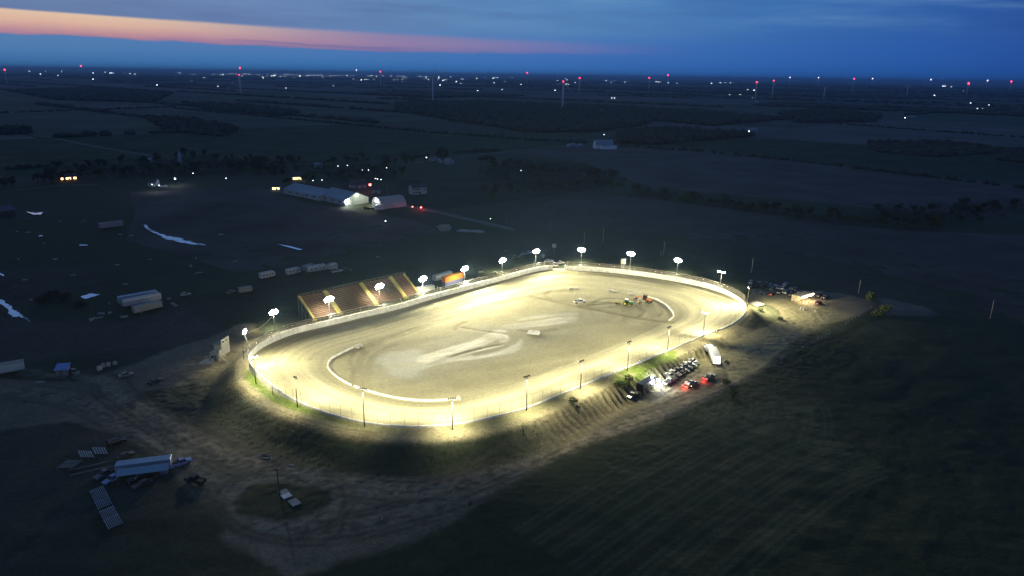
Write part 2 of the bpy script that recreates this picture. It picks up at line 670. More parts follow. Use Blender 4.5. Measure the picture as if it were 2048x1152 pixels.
# dark overgrown bank below the left turn
paint(bk * nearm * ss(-.2, -.45, S_) * ss(shw + 1, shw + 4, DW), GRASS * .9, .85)
# grass verge right behind the wall
verge = ss(.6, 1.2, DW) * ss(4.5 + 3 * (nzB - .5), 2.2 + 2 * (nzB - .5), DW)
vz = ss(.0, -.2, N_) * ss(-1.25, -1.1, S_) * ss(.05, -.2, S_) + ss(-.6, -.8, N_) * ss(.22, .32, S_) * ss(.78, .6, S_)
vz = np.clip(vz, 0, 1)
wide = ss(-.6, -.8, N_) * ss(.3, .4, S_) * ss(.75, .6, S_) * ss(.8, 1.6, DW) * ss(15, 7, DW + 6 * (nzB - .5))
VERGE = np.clip(verge * vz * ss(.32, .5, nzB) * (.25 + .75 * ss(-.75, -1.0, S_)) + wide * ss(.3, .5, nzC), 0, 1) * (DW > .5)
vp = pmask([(1232, 756), (1262, 741), (1300, 724), (1340, 704), (1352, 710), (1310, 740), (1268, 766), (1240, 770)], 1.5, wob=2.5, seed=91, z=2.5)
vp = np.maximum(vp, pmask([(497, 738), (508, 760), (535, 783), (562, 800), (590, 814), (580, 818), (548, 805), (518, 782), (498, 760)], 1.2, wob=1.5, seed=92, z=3.2))
VERGE = np.clip(VERGE + vp * ss(.25, .45, nzC), 0, 1) * (DW > .4)
paint(VERGE, (0.10, 0.155, 0.018), .95)
# pit ground by the right turn: tan clay with floodlight spill painted in
paint(pmask([(1440, 680), (1500, 640), (1530, 600), (1600, 620), (1680, 640), (1640, 680), (1560, 720), (1480, 760), (1400, 720)], 8, wob=5, seed=41), (0.30, 0.265, 0.15), .85)
paint(pmask([(1510, 610), (1545, 618), (1557, 640), (1530, 655), (1480, 660), (1500, 640)], 2, wob=2, seed=42, z=1.5), (0.05, 0.06, 0.03), .8)
# gravel apron on the public road, far right
paint(pmask([(1770, 605), (1850, 622), (1875, 640), (1812, 643), (1792, 668), (1835, 690), (1800, 690), (1738, 678), (1724, 668), (1765, 640)], 1.5, wob=2, seed=43), (0.125, 0.12, 0.125), .9)
paint(pmask([(1500, 800), (1700, 720), (1900, 760), (2100, 830), (2100, 1000), (1900, 900), (1700, 880)], 14, wob=12, seed=44), (0.05, 0.048, 0.056), .7)
paint(pmask([(1830, 700), (1900, 712), (2000, 740), (2100, 770)], 2, wob=1.5, seed=45, closed=False, width=1.5), (0.075, 0.085, 0.05), .7)
xf_, yf_ = X * .8 + Y * .6, -X * .6 + Y * .8
# crop rows / mower lines in the big near field on the right
mF = pmask([(1480, 775), (1750, 640), (2300, 700), (2600, 1400), (700, 1400), (640, 1160), (830, 1090), (1030, 975), (1180, 900), (1330, 845)], 4, wob=1.5, seed=46)
paint(mF * .85, (0.019, 0.034, 0.014))
paint(mF * ss(.5, .7, fbm(xf_ * .05, yf_ * .35, 48, 4)), (0.036, 0.052, 0.025), .35)
for k in range(9):
    off = 6 + k * 5.5 + 2 * sin(k * 3.1)
    P = catmull([gz(1000, 1040), gz(1200, 925), gz(1400, 830), gz(1560, 790), gz(1660, 800), gz(1700, 850), gz(1690, 910)], 4, False)
    T = np.gradient(P, axis=0)
    T /= np.linalg.norm(T, axis=1)[:, None]
    P = P + np.c_[T[:, 1], -T[:, 0]] * off
    for o2 in (-.9, .9):
        M = pmask(None, .9, world=P + np.c_[T[:, 1], -T[:, 0]] * o2, closed=False, width=.2, smooth=False)
        paint(M * mF * (.4 + .6 * nzB), (0.085, 0.10, 0.055), .7)
ALB *= (0.82 + .36 * nzC)[..., None]

# the clay track: grooves follow the lap
ring = (DW < 0) & (DI > 0)
t_lat = np.where(ring, DI / (DI - DW + 1e-6), 0)
th = np.arctan2(N_ * 75, S_ * LHALF)
arc = th * 60
st1 = fbm(t_lat * 26, arc * .035 + 50, 51, 4)
st2 = fbm(t_lat * 7 + 3, arc * .02 + 9, 52, 3)
tk = CLAY * (0.68 + .64 * st1)[..., None] * (0.68 + .64 * st2)[..., None]
# two worn shiny grooves and darker loose cushion near the wall
gro = np.exp(-((t_lat - .38) / .16) ** 2)
cush = ss(.62, .8, t_lat) * ss(.3, .6, fbm(arc * .03, t_lat * 3, 53, 3))
turn = ss(.45, .8, np.abs(S_))
tk = tk * (1 + .22 * gro)[..., None]
tk = tk * (1 - (.14 + .26 * turn) * cush)[..., None] * np.where(True, 1, 1)
m = ring[..., None]
ALB[:] = np.where(m, tk, ALB)
# infield
inn = DI <= 0
nf = fbm(X * .05, Y * .05, 61, 4)
xr = X * LDIR[0] + Y * LDIR[1]
yr = X * SDIR[0] + Y * SDIR[1]
nf2 = fbm(xr * .03, yr * .16, 62, 4)
inf_c = np.array((0.41, 0.372, 0.228)) * (0.80 + .4 * nf)[..., None] * (0.80 + .4 * nf2)[..., None]
ALB[:] = np.where(inn[..., None], inf_c, ALB)
PALE = (0.46, 0.45, 0.37)


def ip(px, soft=3, wob=2.0, seed=0, k=1.0, col=PALE, wet=0.6, closed=True, width=0.0):
    M = pmask(px, soft, z=Z_IN, wob=wob, seed=seed, closed=closed, width=width)
    br = ss(.25, .6, fbm(xr * .05, yr * .3, seed + 70, 4))
    paint(M * (.15 + .85 * br), col, k)
    WET[:] = np.maximum(WET, M * wet)


# greyer drying mud in the middle, then the pale dried-out pools
ip([(760, 720), (850, 690), (960, 660), (1100, 625), (1200, 630), (1180, 660), (1060, 700), (940, 730), (830, 760), (770, 760)], 9, 5, 1, .55, (0.33, 0.315, 0.225), .3)
ip([(768, 735), (772, 712), (800, 700), (835, 704), (858, 720), (842, 742), (820, 755), (790, 753)], 3.0, 4.5, 2, .7, (0.36, 0.37, 0.32), .5)
ip([(835, 714), (900, 698), (960, 676), (1000, 661), (1004, 668), (965, 690), (905, 706), (850, 726)], 1.6, 1.6, 3, .9)
ip([(842, 738), (900, 718), (985, 706), (1030, 692), (1040, 680), (1036, 696), (1000, 711), (940, 720), (880, 726)], 1.6, 1.6, 4, .9)
ip([(990, 672), (1010, 670), (1018, 678), (1005, 684)], 1.2, .8, 5, .9)
ip([(1012, 652), (1080, 642), (1140, 632), (1152, 640), (1100, 650), (1040, 656)], 2.2, 1.6, 6, .75)
ip([(1040, 640), (1090, 632), (1150, 628)], 1.5, 1.2, 7, .5, closed=False, width=1.0)
for i, L in enumerate([[(842, 728), (900, 716), (960, 700), (1004, 690)], [(880, 712), (930, 694), (975, 676), (1006, 662)], [(835, 722), (870, 712), (900, 706)], [(900, 722), (950, 716), (1000, 706), (1036, 688)],
                       [(1020, 650), (1070, 643), (1120, 636)], [(1000, 684), (1016, 678), (1010, 670)], [(1040, 654), (1090, 650), (1130, 643)]]):
    ip(L, .7, .9, 190 + i, .9, (.60, .58, .50), .5, closed=False, width=.35)
for i, L in enumerate([[(860, 728), (910, 712), (960, 698)], [(950, 708), (985, 700), (1015, 692)], [(1040, 660), (1080, 664), (1110, 658)]]):
    ip(L, 1.4, 1.2, 290 + i, .6, (.20, .185, .125), .3, closed=False, width=.8)
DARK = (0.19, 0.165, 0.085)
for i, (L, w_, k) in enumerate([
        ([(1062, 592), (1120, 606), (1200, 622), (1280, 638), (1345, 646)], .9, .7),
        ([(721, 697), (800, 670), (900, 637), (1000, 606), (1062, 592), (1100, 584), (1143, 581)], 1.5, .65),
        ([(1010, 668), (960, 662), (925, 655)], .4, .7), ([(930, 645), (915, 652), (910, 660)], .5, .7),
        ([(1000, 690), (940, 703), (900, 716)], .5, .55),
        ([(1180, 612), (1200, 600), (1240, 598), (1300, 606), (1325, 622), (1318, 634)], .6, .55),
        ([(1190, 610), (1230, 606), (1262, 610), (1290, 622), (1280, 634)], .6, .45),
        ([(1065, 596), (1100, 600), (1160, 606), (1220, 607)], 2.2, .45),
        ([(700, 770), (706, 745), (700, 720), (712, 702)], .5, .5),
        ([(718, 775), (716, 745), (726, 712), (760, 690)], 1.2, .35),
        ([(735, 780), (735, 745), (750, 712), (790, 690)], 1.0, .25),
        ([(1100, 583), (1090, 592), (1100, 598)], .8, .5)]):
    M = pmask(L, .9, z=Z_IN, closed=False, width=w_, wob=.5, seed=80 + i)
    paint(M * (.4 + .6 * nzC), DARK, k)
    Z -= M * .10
# wash-out marks of pale clay on the back straight
for i, L in enumerate([[(920, 618), (960, 606), (1010, 598)], [(640, 668), (690, 660), (655, 664)], [(1180, 566), (1260, 580), (1290, 590)],
                       [(1150, 558), (1220, 564), (1290, 575)]]):
    ip(L, 1.5, 1.0, 90 + i, .5, (.6, .57, .42), .3, closed=False, width=1.0)
ALB *= (0.93 + .14 * fbm(X * 1.3, Y * 1.3, 77, 2))[..., None]
Z += np.where(inn, (nf - .5) * .25 * ss(0, -6, DI), 0)
Z += np.where(ring, (st1 - .5) * .10, 0)


def ground_mat(name, detail=1.0):
    m = bpy.data.materials.new(name)
    m.use_nodes = True
    t = m.node_tree
    b = t.nodes['Principled BSDF']
    q = N(t)
    a = q.new('ShaderNodeAttribute', attribute_name='albedo')
    w = q.new('ShaderNodeAttribute', attribute_name='wet')
    geo = q.new('ShaderNodeNewGeometry')
    n1 = q.noise(geo.outputs['Position'], 0.9, 5, 0.65)
    n2 = q.noise(geo.outputs['Position'], 3.1, 4, 0.6)
    n0 = q.noise(geo.outputs['Position'], 0.12, 6, 0.7)
    n1 = q.m('ADD', q.m('MULTIPLY', n1, .65), q.m('MULTIPLY', n0, .35))
    f = q.m('MULTIPLY', q.rng(n1, .3, .7, 1 - .42 * detail, 1 + .42 * detail, False), q.rng(n2, .3, .7, 1 - .35 * detail, 1 + .35 * detail, False))
    vm = q.new('ShaderNodeVectorMath', operation='SCALE')
    q.lk(a.outputs['Color'], vm.inputs[0])
    q.lk(f, vm.inputs['Scale'])
    q.lk(vm.outputs[0], b.inputs['Base Color'])
    q.lk(q.rng(w.outputs['Fac'], 0, 1, .92, .42), b.inputs['Roughness'])
    b.inputs['Specular IOR Level'].default_value = .3
    bp = q.new('ShaderNodeBump')
    bp.inputs['Strength'].default_value = .55
    bp.inputs['Distance'].default_value = .25
    q.lk(n1, bp.inputs['Height'])
    q.lk(bp.outputs[0], b.inputs['Normal'])
    return m


GM = ground_mat('ground_earth')
TM = ground_mat('track_clay', .45)
ny, nx = X.shape
ci, cj = np.meshgrid(np.arange(nx - 1), np.arange(ny - 1))
cdw = (DW[:-1, :-1] + DW[1:, 1:]) / 2
cdi = (DI[:-1, :-1] + DI[1:, 1:]) / 2
cp = (mPIT[:-1, :-1] + mPIT[1:, 1:]) / 2
ccore = core[:-1, :-1]
reg = np.zeros(cdw.shape, int)
reg[(cp > .5) & ccore] = 3
reg[(cdw < 0) & ccore] = 1
reg[(cdi < 0) & ccore] = 2


def grid_obj(name, sel, m):
    jj, ii = np.nonzero(sel)
    q = np.stack([jj * nx + ii, jj * nx + ii + 1, (jj + 1) * nx + ii + 1, (jj + 1) * nx + ii], 1)
    u, inv = np.unique(q.ravel(), return_inverse=True)
    me = bpy.data.meshes.new(name)
    me.vertices.add(len(u))
    me.vertices.foreach_set('co', np.stack([X.ravel()[u], Y.ravel()[u], Z.ravel()[u]], 1).ravel().astype(np.float32))
    me.loops.add(len(inv))
    me.loops.foreach_set('vertex_index', inv.astype(np.int32))
    me.polygons.add(len(q))
    me.polygons.foreach_set('loop_start', np.arange(0, len(inv), 4, dtype=np.int32))
    me.polygons.foreach_set('use_smooth', np.ones(len(q), bool))
    me.update(calc_edges=True)
    ca = me.attributes.new('albedo', 'FLOAT_COLOR', 'POINT')
    c4 = np.ones((len(u), 4), np.float32)
    c4[:, :3] = ALB.reshape(-1, 3)[u]
    ca.data.foreach_set('color', c4.ravel())
    wa = me.attributes.new('wet', 'FLOAT', 'POINT')
    wa.data.foreach_set('value', WET.ravel()[u].astype(np.float32))
    me.materials.append(m)
    o = bpy.data.objects.new(name, me)
    COL.objects.link(o)
    tag(o, kind='structure')
    return o


grid_obj('ground', reg == 0, GM)
grid_obj('race_track', reg == 1, TM)
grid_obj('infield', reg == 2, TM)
grid_obj('pit_road', reg == 3, GM)

# ------------------------------------------------------------------ evening haze: one closed box round everything
hz = MB().box((0, 29500, -3.0), (123000, 65500, 192.0))
hm = bpy.data.materials.new('haze_air')
hm.use_nodes = True
hm.node_tree.nodes.clear()
q = N(hm.node_tree)
pv = q.new('ShaderNodeVolumePrincipled')
pv.inputs['Color'].default_value = (0.42, 0.66, 1.0, 1)
pv.inputs['Density'].default_value = 5e-5
pv.inputs['Anisotropy'].default_value = 0.4
mo = q.new('ShaderNodeOutputMaterial')
q.lk(pv.outputs[0], mo.inputs['Volume'])
hm.cycles.homogeneous_volume = True
tag(hz.build('haze', hm), 'thin blue evening haze over the farmland', kind='stuff')

# ================================================================== floodlights
STEEL = mat('galvanised_steel', (0.32, 0.33, 0.34), .45, .6)
WOOD = mat('weathered_pole_wood', (0.075, 0.06, 0.045), .85)
BLACK = mat('black_housing', (0.02, 0.02, 0.022), .5)
LENS = mat('lit_floodlight_lens', (0.9, 0.9, 0.85), .3, var=0, emit=(1.0, 0.97, 0.78), es=160.0, sample=False)
LAMP_COL = (1.0, 0.925, 0.60)


i_far = True


def flood(name, base_px, top_px, zb, label, power, heads=4, rows=1, size=.75, aim=50.0, group=None, lean=None, lit=True, aim_dir=None, arm=None, kb=3.2, ks=.3, out=.25):
    bx, by, bz = zb
    d = ray(*top_px)
    if lean is None:
        t = by / d[1]
        hgt = max(6.0, CAM_H + d[2] * t - bz)
        tx, ty = bx, by
    else:
        tx, ty, hgt = bx + lean[0], by + lean[1], lean[2]
    root = thing(name, label, 'floodlight pole', (bx, by, bz), 0, group)
    top = (tx - bx, ty - by, hgt)
    MB().cyl((0, 0, -.3), top, .17, .11, 8).build('pole', WOOD if not arm else STEEL, root, True)
    # direction across the track
    if aim_dir is None:
        k = np.argmin(np.hypot(WALLW[:, 0] - bx, WALLW[:, 1] - by))
        tg = WALLW[(k + 1) % len(WALLW)] - WALLW[k - 1]
        nrm = np.array([-tg[1], tg[0]]) / np.linalg.norm(tg)
        if np.dot(nrm, OC - WALLW[k]) < 0:
            nrm = -nrm
    else:
        nrm = np.array(aim_dir) / np.linalg.norm(aim_dir)
    a = atan2(nrm[1], nrm[0])
    u = Vector((-sin(a), cos(a), 0))
    f = Vector((cos(a), sin(a), 0))
    T = Vector(top)
    span = size * (1.15 if rows == 1 else .95) * heads
    c = MB().cyl(T - u * span / 2, T + u * span / 2, .07, n=6)
    if rows > 1:
        c.cyl(T - u * span / 2 - Vector((0, 0, size * .7)), T + u * span / 2 - Vector((0, 0, size * .7)), .07, n=6)
    c.build('crossarm', STEEL, root)
    tilt = RD(28)
    lay = [(0, heads)] if rows == 1 else ([(.62, 3), (-.05, 5), (-.72, 4)] if heads == 4 else [(.6, 2), (-.1, 3), (-.8, 2)])  # far banks get extra heads packed into an oval, imitating the lamps' glare
    for r, hn in lay:
        for i in range(hn):
            P = T + u * ((i - (hn - 1) / 2) * size * (.8 if rows > 1 else 1.15)) + Vector((0, 0, .35 + (r * size if rows > 1 else 0))) + f * .2
            R = Matrix.Translation(P) @ Matrix.Rotation(a, 4, 'Z') @ Matrix.Rotation(tilt, 4, 'Y')
            hs = size / 2
            b = MB()
            vs = [(-.35, -hs * .45, -hs * .45), (-.35, hs * .45, -hs * .45), (-.35, hs * .45, hs * .45), (-.35, -hs * .45, hs * .45),
                  (.12, -hs, -hs), (.12, hs, -hs), (.12, hs, hs), (.12, -hs, hs)]
            nn = 10
            vs = [(-.38, hs * .35 * cos(k * 2 * pi / nn), hs * .35 * sin(k * 2 * pi / nn)) for k in range(nn)] + [(.12, hs * cos(k * 2 * pi / nn), hs * sin(k * 2 * pi / nn)) for k in range(nn)]
            b.add(vs, [tuple(range(nn - 1, -1, -1)), tuple(range(nn, 2 * nn))] + [(k, (k + 1) % nn, nn + (k + 1) % nn, nn + k) for k in range(nn)], R)
            ho = b.build('lamp_head', BLACK, root)
            l = MB()
            vs = [(.14, hs * .93 * cos(k * pi / 5), hs * .93 * sin(k * pi / 5)) for k in range(10)]
            l.add(vs + [(.20, 0, 0)], [(k, (k + 1) % 10, 10) for k in range(10)], R)
            l.build('lens', LENS, ho, True)
    if lit:
        ld = bpy.data.lights.new('floodlight_beam', 'SPOT')
        ld.energy = power * kb
        ld.color = LAMP_COL
        ld.spot_size = RD(172)
        ld.spot_blend = 1.0
        ld.shadow_soft_size = .6
        lo = bpy.data.objects.new('floodlight_beam', ld)
        COL.objects.link(lo)
        lo.parent = root
        P = T + f * .9
        tgt = Vector((f.x * aim, f.y * aim, 0))
        lo.location = P
        lo.rotation_euler = (tgt - P).to_track_quat('-Z', 'Y').to_euler()
        ld2 = bpy.data.lights.new('floodlight_spill', 'SPOT')
        ld2.energy = power * ks
        ld2.color = LAMP_COL
        ld2.spot_size = RD(128 if i_far else 112)
        ld2.spot_blend = 1.0
        ld2.shadow_soft_size = .5
        l2 = bpy.data.objects.new('floodlight_spill', ld2)
        COL.objects.link(l2)
        l2.parent = root
        l2.location = T - f * (.5 if ks < 4 else .8) - Vector((0, 0, .5))
        l2.rotation_euler = Vector((-f.x * out, -f.y * out, -1)).to_track_quat('-Z', 'Y').to_euler()
    return root


def atw(px, py):
    return at(px, py)


NEAR = [((512, 767), (509, 716), 'beside the leftmost bend of the near wall', 1), ((595, 815), (592, 757), 'with three dark heads at the lower left of the oval', 0),
        ((729, 853), (728, 780), 'in front of the broken inner wall', 0), ((905, 860), (905, 800), 'in front of the end of the inner wall', 0),
        ((1053, 821), (1052, 755), 'at the start of the eroded bank', 0), ((1161, 779), (1162, 724), 'beside the glaring white strip of the near wall', 0),
        ((1255, 741), (1257, 686), 'on the bright green verge', 0), ((1335, 703), (1338, 656), 'above the parked row of race cars', 0),
        ((1406, 673), (1410, 627), 'at the right end of the near straight, lamp glowing', 1)]
for i, (b, t, lb, glow) in enumerate(NEAR):
    i_far = i > 2
    k = {0: (1, .25), 8: (-1, -.15)}.get(i)
    ad = None
    flood('floodlight_pole', b, t, at(*b), 'tall wooden floodlight pole ' + lb, 15000, heads=3 if i == 1 else 4, size=.55, aim=85, kb=1.95 if i not in (0, 8) else 1.6, ks=(.6, .45, .4, 1.0, 1.4, 1.4, 1.3, 1.2, 2.0)[i], out=(.1 if i < 4 else .5 if i < 8 else .8),
          group='wooden floodlight poles along the near side', aim_dir=(LDIR * .6 - np.array((0, .9))) if i == 0 else (-LDIR * .5 - np.array((0, .7))) if i == 8 else None)
FAR = [((503, 712), (488, 664), 'leaning steel floodlight pole at the tip of the left turn', 2, 16000),
       ((550, 661), (549, 625), 'floodlight pole left of the grandstand', 2, 26000),
       ((660, 642), (656, 599), 'very bright floodlight pole in front of the left stairs of the grandstand', 2, 42000),
       ((760, 614), (758, 573), 'floodlight pole in front of the middle of the grandstand', 2, 42000),
       ((846, 598), (845, 558), 'floodlight pole in front of the white container', 2, 46000),
       ((929, 576), (932, 538), 'floodlight pole at the right end of the orange container', 2, 46000),
       ((1004, 548), (1005, 521), 'floodlight pole by the row of tyre heaps', 2, 36000),
       ((1071, 538), (1075, 503), 'floodlight pole left of the track gate', 2, 26000),
       ((1162, 527), (1160, 500), 'floodlight pole right of the track gate', 2, 22000),
       ((1260, 539), (1259, 508), 'floodlight pole behind the white flag stand', 2, 22000),
       ((1354, 549), (1354, 521), 'floodlight pole in the middle of the far turn fence', 2, 22000),
       ((1440, 577), (1440, 545), 'smaller floodlight pole at the right of the far turn', 1, 20000)]
i_far = True
for b, t, lb, rows, pw in FAR:
    if b[0] == 503:
        x, y, z = at(*b)
        tx, ty = gz(488, 664, z + 10.5)
        flood('floodlight_pole', b, t, (x, y, z), lb, pw, 3, rows, .85, 40, 'lit floodlight poles behind the far wall', lean=(tx - x, ty - y, 10.5), arm=1, aim_dir=LDIR * .75 - SDIR * .65)
    else:
        flood('floodlight_pole', b, t, at(*b), lb, pw * (1.85 if pw > 35000 else 1.6), 4, rows, 1.0 + .12 * (pw > 35000), 55, 'lit floodlight poles behind the far wall', arm=1)
flood('floodlight_pole', (1494, 614), (1497, 577), at(1494, 614), 'dim floodlight pole at the right tip of the oval', 15000, 2, 1, .6, 16,
      'lit floodlight poles behind the far wall', ks=5, out=1.7)

# ================================================================== walls and fences round the track
CONC = mat('pale_concrete', (0.86, 0.85, 0.78), .85, var=.18, scale=.5, bump=.2)
CONC2 = mat('grey_concrete', (0.34, 0.34, 0.33), .9, var=.2, scale=1.2)
POST = mat('fence_post_steel', (0.16, 0.15, 0.13), .6, .3)


def mesh_mat(name, col, a):
    m = mat(name, col, .7, var=.2, scale=.4, alpha=a)
    return m


LINK = mesh_mat('chain_link_far', (0.15, 0.12, 0.085), .6)
LINKN = mesh_mat('chain_link_near', (0.2, 0.18, 0.13), .025)


def widx(px, py, z=Z_WALL):
    x, y = gz(px, py, z)
    return int(np.argmin(np.hypot(WALLW[:, 0] - x, WALLW[:, 1] - y)))


WN = len(WALLW)
_tg = np.roll(WALLW, -1, 0) - np.roll(WALLW, 1, 0)
_nr = np.c_[_tg[:, 1], -_tg[:, 0]] / np.linalg.norm(_tg, axis=1)[:, None]
if np.mean(np.sum(_nr * (WALLW - OC), 1)) < 0:
    _nr = -_nr
iR, iL = widx(1491, 611), widx(499, 728)
iG0, iG1 = widx(1131, 540.6), widx(1104, 537.5)


def span(a, b):
    k = []
    i = a
    while True:
        k.append(i % WN)
        if i % WN == b:
            break
        i += 1
    return k


def whgt(i):
    s, n = axes(WALLW[i, 0], WALLW[i, 1])
    return float(0.5 + 1.8 * ss(-.35, .15, n + .25 * (s < -.9)))


def wall_section(name, ks, label, seed):
    r = random.Random(seed)
    mb = MB()
    P = [WALLW[k] for k in ks]
    for j in range(len(ks) - 1):
        a, b = Vector((*P[j], 0)), Vector((*P[j + 1], 0))
        d = (b - a)
        L = d.length
        d.normalize()
        n = Vector((*_nr[ks[j]], 0))
        off = r.uniform(-.04, .04)
        h = whgt(ks[j])
        z0 = Z_WALL - .35
        zt = Z_WALL + h + r.uniform(-.04, .04)
        a2, b2 = a + d * .03 + n * off, b - d * .03 + n * off
        th, tt = .62, .34
        vs = []
        for z, w in ((z0, th), (Z_WALL + .35, th * .9), (zt, tt)):
            for p, sgn in ((a2, 0), (b2, 0), (b2, 1), (a2, 1)):
                q = p + n * ((th - w) / 2 + w * sgn)
                vs.append((q.x, q.y, z))
        mb.add(vs, [(0, 1, 5, 4), (1, 2, 6, 5), (2, 3, 7, 6), (3, 0, 4, 7), (4, 5, 9, 8), (5, 6, 10, 9), (6, 7, 11, 10), (7, 4, 8, 11), (8, 9, 10, 11)])
    o = mb.build(name, CONC)
    tag(o, label, 'concrete wall', 'concrete walls round the oval')


wall_section('track_wall', span(iG0, iR), 'white lit concrete wall curving round the far right turn from the gate', 1)
wall_section('track_wall', span(iR, iL), 'low concrete wall seen from outside along the near straight and lower left bend', 2)
wall_section('track_wall', span(iL, iG1), 'tall white lit concrete wall running below the grandstand up to the gate', 3)


def fence_section(ks, label, near, every=2):
    x0, y0 = WALLW[ks[0]]
    root = thing('catch_fence', label, 'fence', (x0, y0, Z_WALL), 0, 'catch fences on the track wall')
    H = 4.3
    PP = []
    mbm = MB()
    prev = None
    for j, k in enumerate(ks):
        p = WALLW[k] + _nr[k] * .55
        PP.append((p[0] - x0, p[1] - y0, whgt(k)))
    off = .0
    posts = list(range(0, len(PP), every))
    if len(posts) > 100:
        posts = posts[:100]
    for j in posts:
        x, y, h = PP[j]
        MB().cyl((x, y, -.6), (x, y, H), .055 if not near else .035, n=5).build('fence_post', POST, root)
    MB().strip([(x, y, h) for x, y, h in PP], [(x, y, H - .05) for x, y, h in PP]).build('wire_mesh', LINKN if near else LINK, root)
    c = MB()
    for z in ((H, H * .62, H * .8) if not near else (H,)):
        for a, b in zip(PP[:-1], PP[1:]):
            c.cyl((a[0], a[1], z), (b[0], b[1], z), +(.012 if near else .045), n=4, cap=False)
    c.build('top_rail', STEEL, root)


fence_section(span(iG0, iR), 'brown chain link catch fence standing on the wall of the far right turn', False)
fence_section(span(iR, iL), 'thin posts of the nearly invisible catch fence along the near straight', True)
fence_section(span(iL, iG1), 'chain link catch fence between the track wall and the grandstand', False)

# inner infield walls
def inner_wall(px, label, h=.65, w=.55, z=Z_IN):
    P = resample(catmull([gz(*p, Z_IN + .1) for p in px], 1.5, False), 2.4, False)
    mb = MB()
    r = random.Random(len(px))
    for a, b in zip(P[:-1], P[1:]):
        d = b - a
        L = np.linalg.norm(d)
        mb.box(((a[0] + b[0]) / 2, (a[1] + b[1]) / 2, z - .1), (L - .06, w + r.uniform(-.03, .03), h + .1 + r.uniform(-.03, .03)), atan2(d[1], d[0]), top=(1, .6))
    tag(mb.build('inner_wall', CONC), label, 'concrete wall', 'low concrete walls round the infield')


inner_wall([(706, 696), (699, 699), (674, 711), (660, 720), (655, 733), (665, 747), (682, 760), (703, 771)], 'curved low white wall at the left end of the infield')
inner_wall([(708, 773), (748, 786), (796, 797), (845, 802), (880, 801.5), (914, 799)], 'low white wall along the lower left edge of the infield')
inner_wall([(1284, 592), (1300, 595.5), (1315, 600), (1334, 612), (1345, 624), (1347, 633), (1338, 641)], 'hook shaped low white wall at the right end of the infield')
for p, lb in (((1143, 577.5), 'first pale block of the upper infield edge, left of the tractor'), ((1152, 578), 'second pale block of the upper infield edge, left of the tractor'),
              ((1222, 582), 'single pale concrete block on the infield edge above the tractor'), ((1230, 583.2), 'pale concrete block right above the tractor cab'),
              ((1263, 588.5), 'pale concrete block left of the grader')):
    x, y = gz(*p, Z_IN)
    mb = MB().box((0, 0, -.1), (2.6, .7, .75), top=(1, .6))
    o = mb.build('concrete_block', CONC, loc=(x, y, Z_IN), rz=atan2(LDIR[1], LDIR[0]) + (p[0] - 1143) * -.004)
    tag(o, lb, 'concrete block', 'concrete blocks on the infield edge')
# broken tyre-like blocks at the end of the left inner wall
for i, p in enumerate(((711, 695), (716, 696), (719, 693.5), (723, 693))):
    x, y = gz(*p, Z_IN)
    mb = MB()
    mb.cyl((0, 0, 0), (0, 0, .7), .62, .58, 10)
    mb.cyl((.25, .2, .7), (.3, .2, 1.1), .4, .36, 10)
    tag(mb.build('marker_tyre', mat('white_painted_rubber', (.55, .54, .48), .6), loc=(x, y, Z_IN), rz=i), 'white painted tyres stacked at the upper end of the left inner wall', 'tyre stack', 'white tyre stacks by the inner wall')
tag(MB().cyl((0, 0, 0), (0, 0, .9), .8, .7, 10).cyl((0, 0, .9), (0, 0, 1.3), .5, .45, 10).build('marker_tyre', MATS['white_painted_rubber'], loc=(*gz(917, 799, Z_IN), Z_IN)),
    'white marker stack at the right end of the lower inner wall', 'tyre stack')

# gravel-like clods and tyres below the wall are part of the bank; grass tufts near the wall
r = np.random.RandomState(5)


def tufts(n, maskarr, name, m, hmin, hmax, wd, thr=.3):
    cand = np.argwhere((maskarr > thr))
    if len(cand) == 0:
        return
    n = int(min(n, len(cand) * 1.2))
    pick = cand[r.randint(0, len(cand), n)]
    jx = X[pick[:, 0], pick[:, 1]] + r.uniform(-.5, .5, n)
    jy = Y[pick[:, 0], pick[:, 1]] + r.uniform(-.5, .5, n)
    jz = Z[pick[:, 0], pick[:, 1]] - .05
    a = r.uniform(0, 2 * pi, n)
    h = r.uniform(hmin, hmax, n)
    w = r.uniform(.5, 1, n) * wd
    lx, ly = r.uniform(-.3, .3, n), r.uniform(-.3, .3, n)
    V = np.empty((n, 3, 3))
    V[:, 0] = np.c_[jx - np.cos(a) * w, jy - np.sin(a) * w, jz]
    V[:, 1] = np.c_[jx + np.cos(a) * w, jy + np.sin(a) * w, jz]
    V[:, 2] = np.c_[jx + lx, jy + ly, jz + h]
    me = bpy.data.meshes.new(name)
    me.vertices.add(n * 3)
    me.vertices.foreach_set('co', V.ravel().astype(np.float32))
    me.loops.add(n * 3)
    me.loops.foreach_set('vertex_index', np.arange(n * 3, dtype=np.int32))
    me.polygons.add(n)
    me.polygons.foreach_set('loop_start', np.arange(0, n * 3, 3, dtype=np.int32))
    me.update(calc_edges=True)
    me.materials.append(m)
    o = bpy.data.objects.new(name, me)
    COL.objects.link(o)
    return o


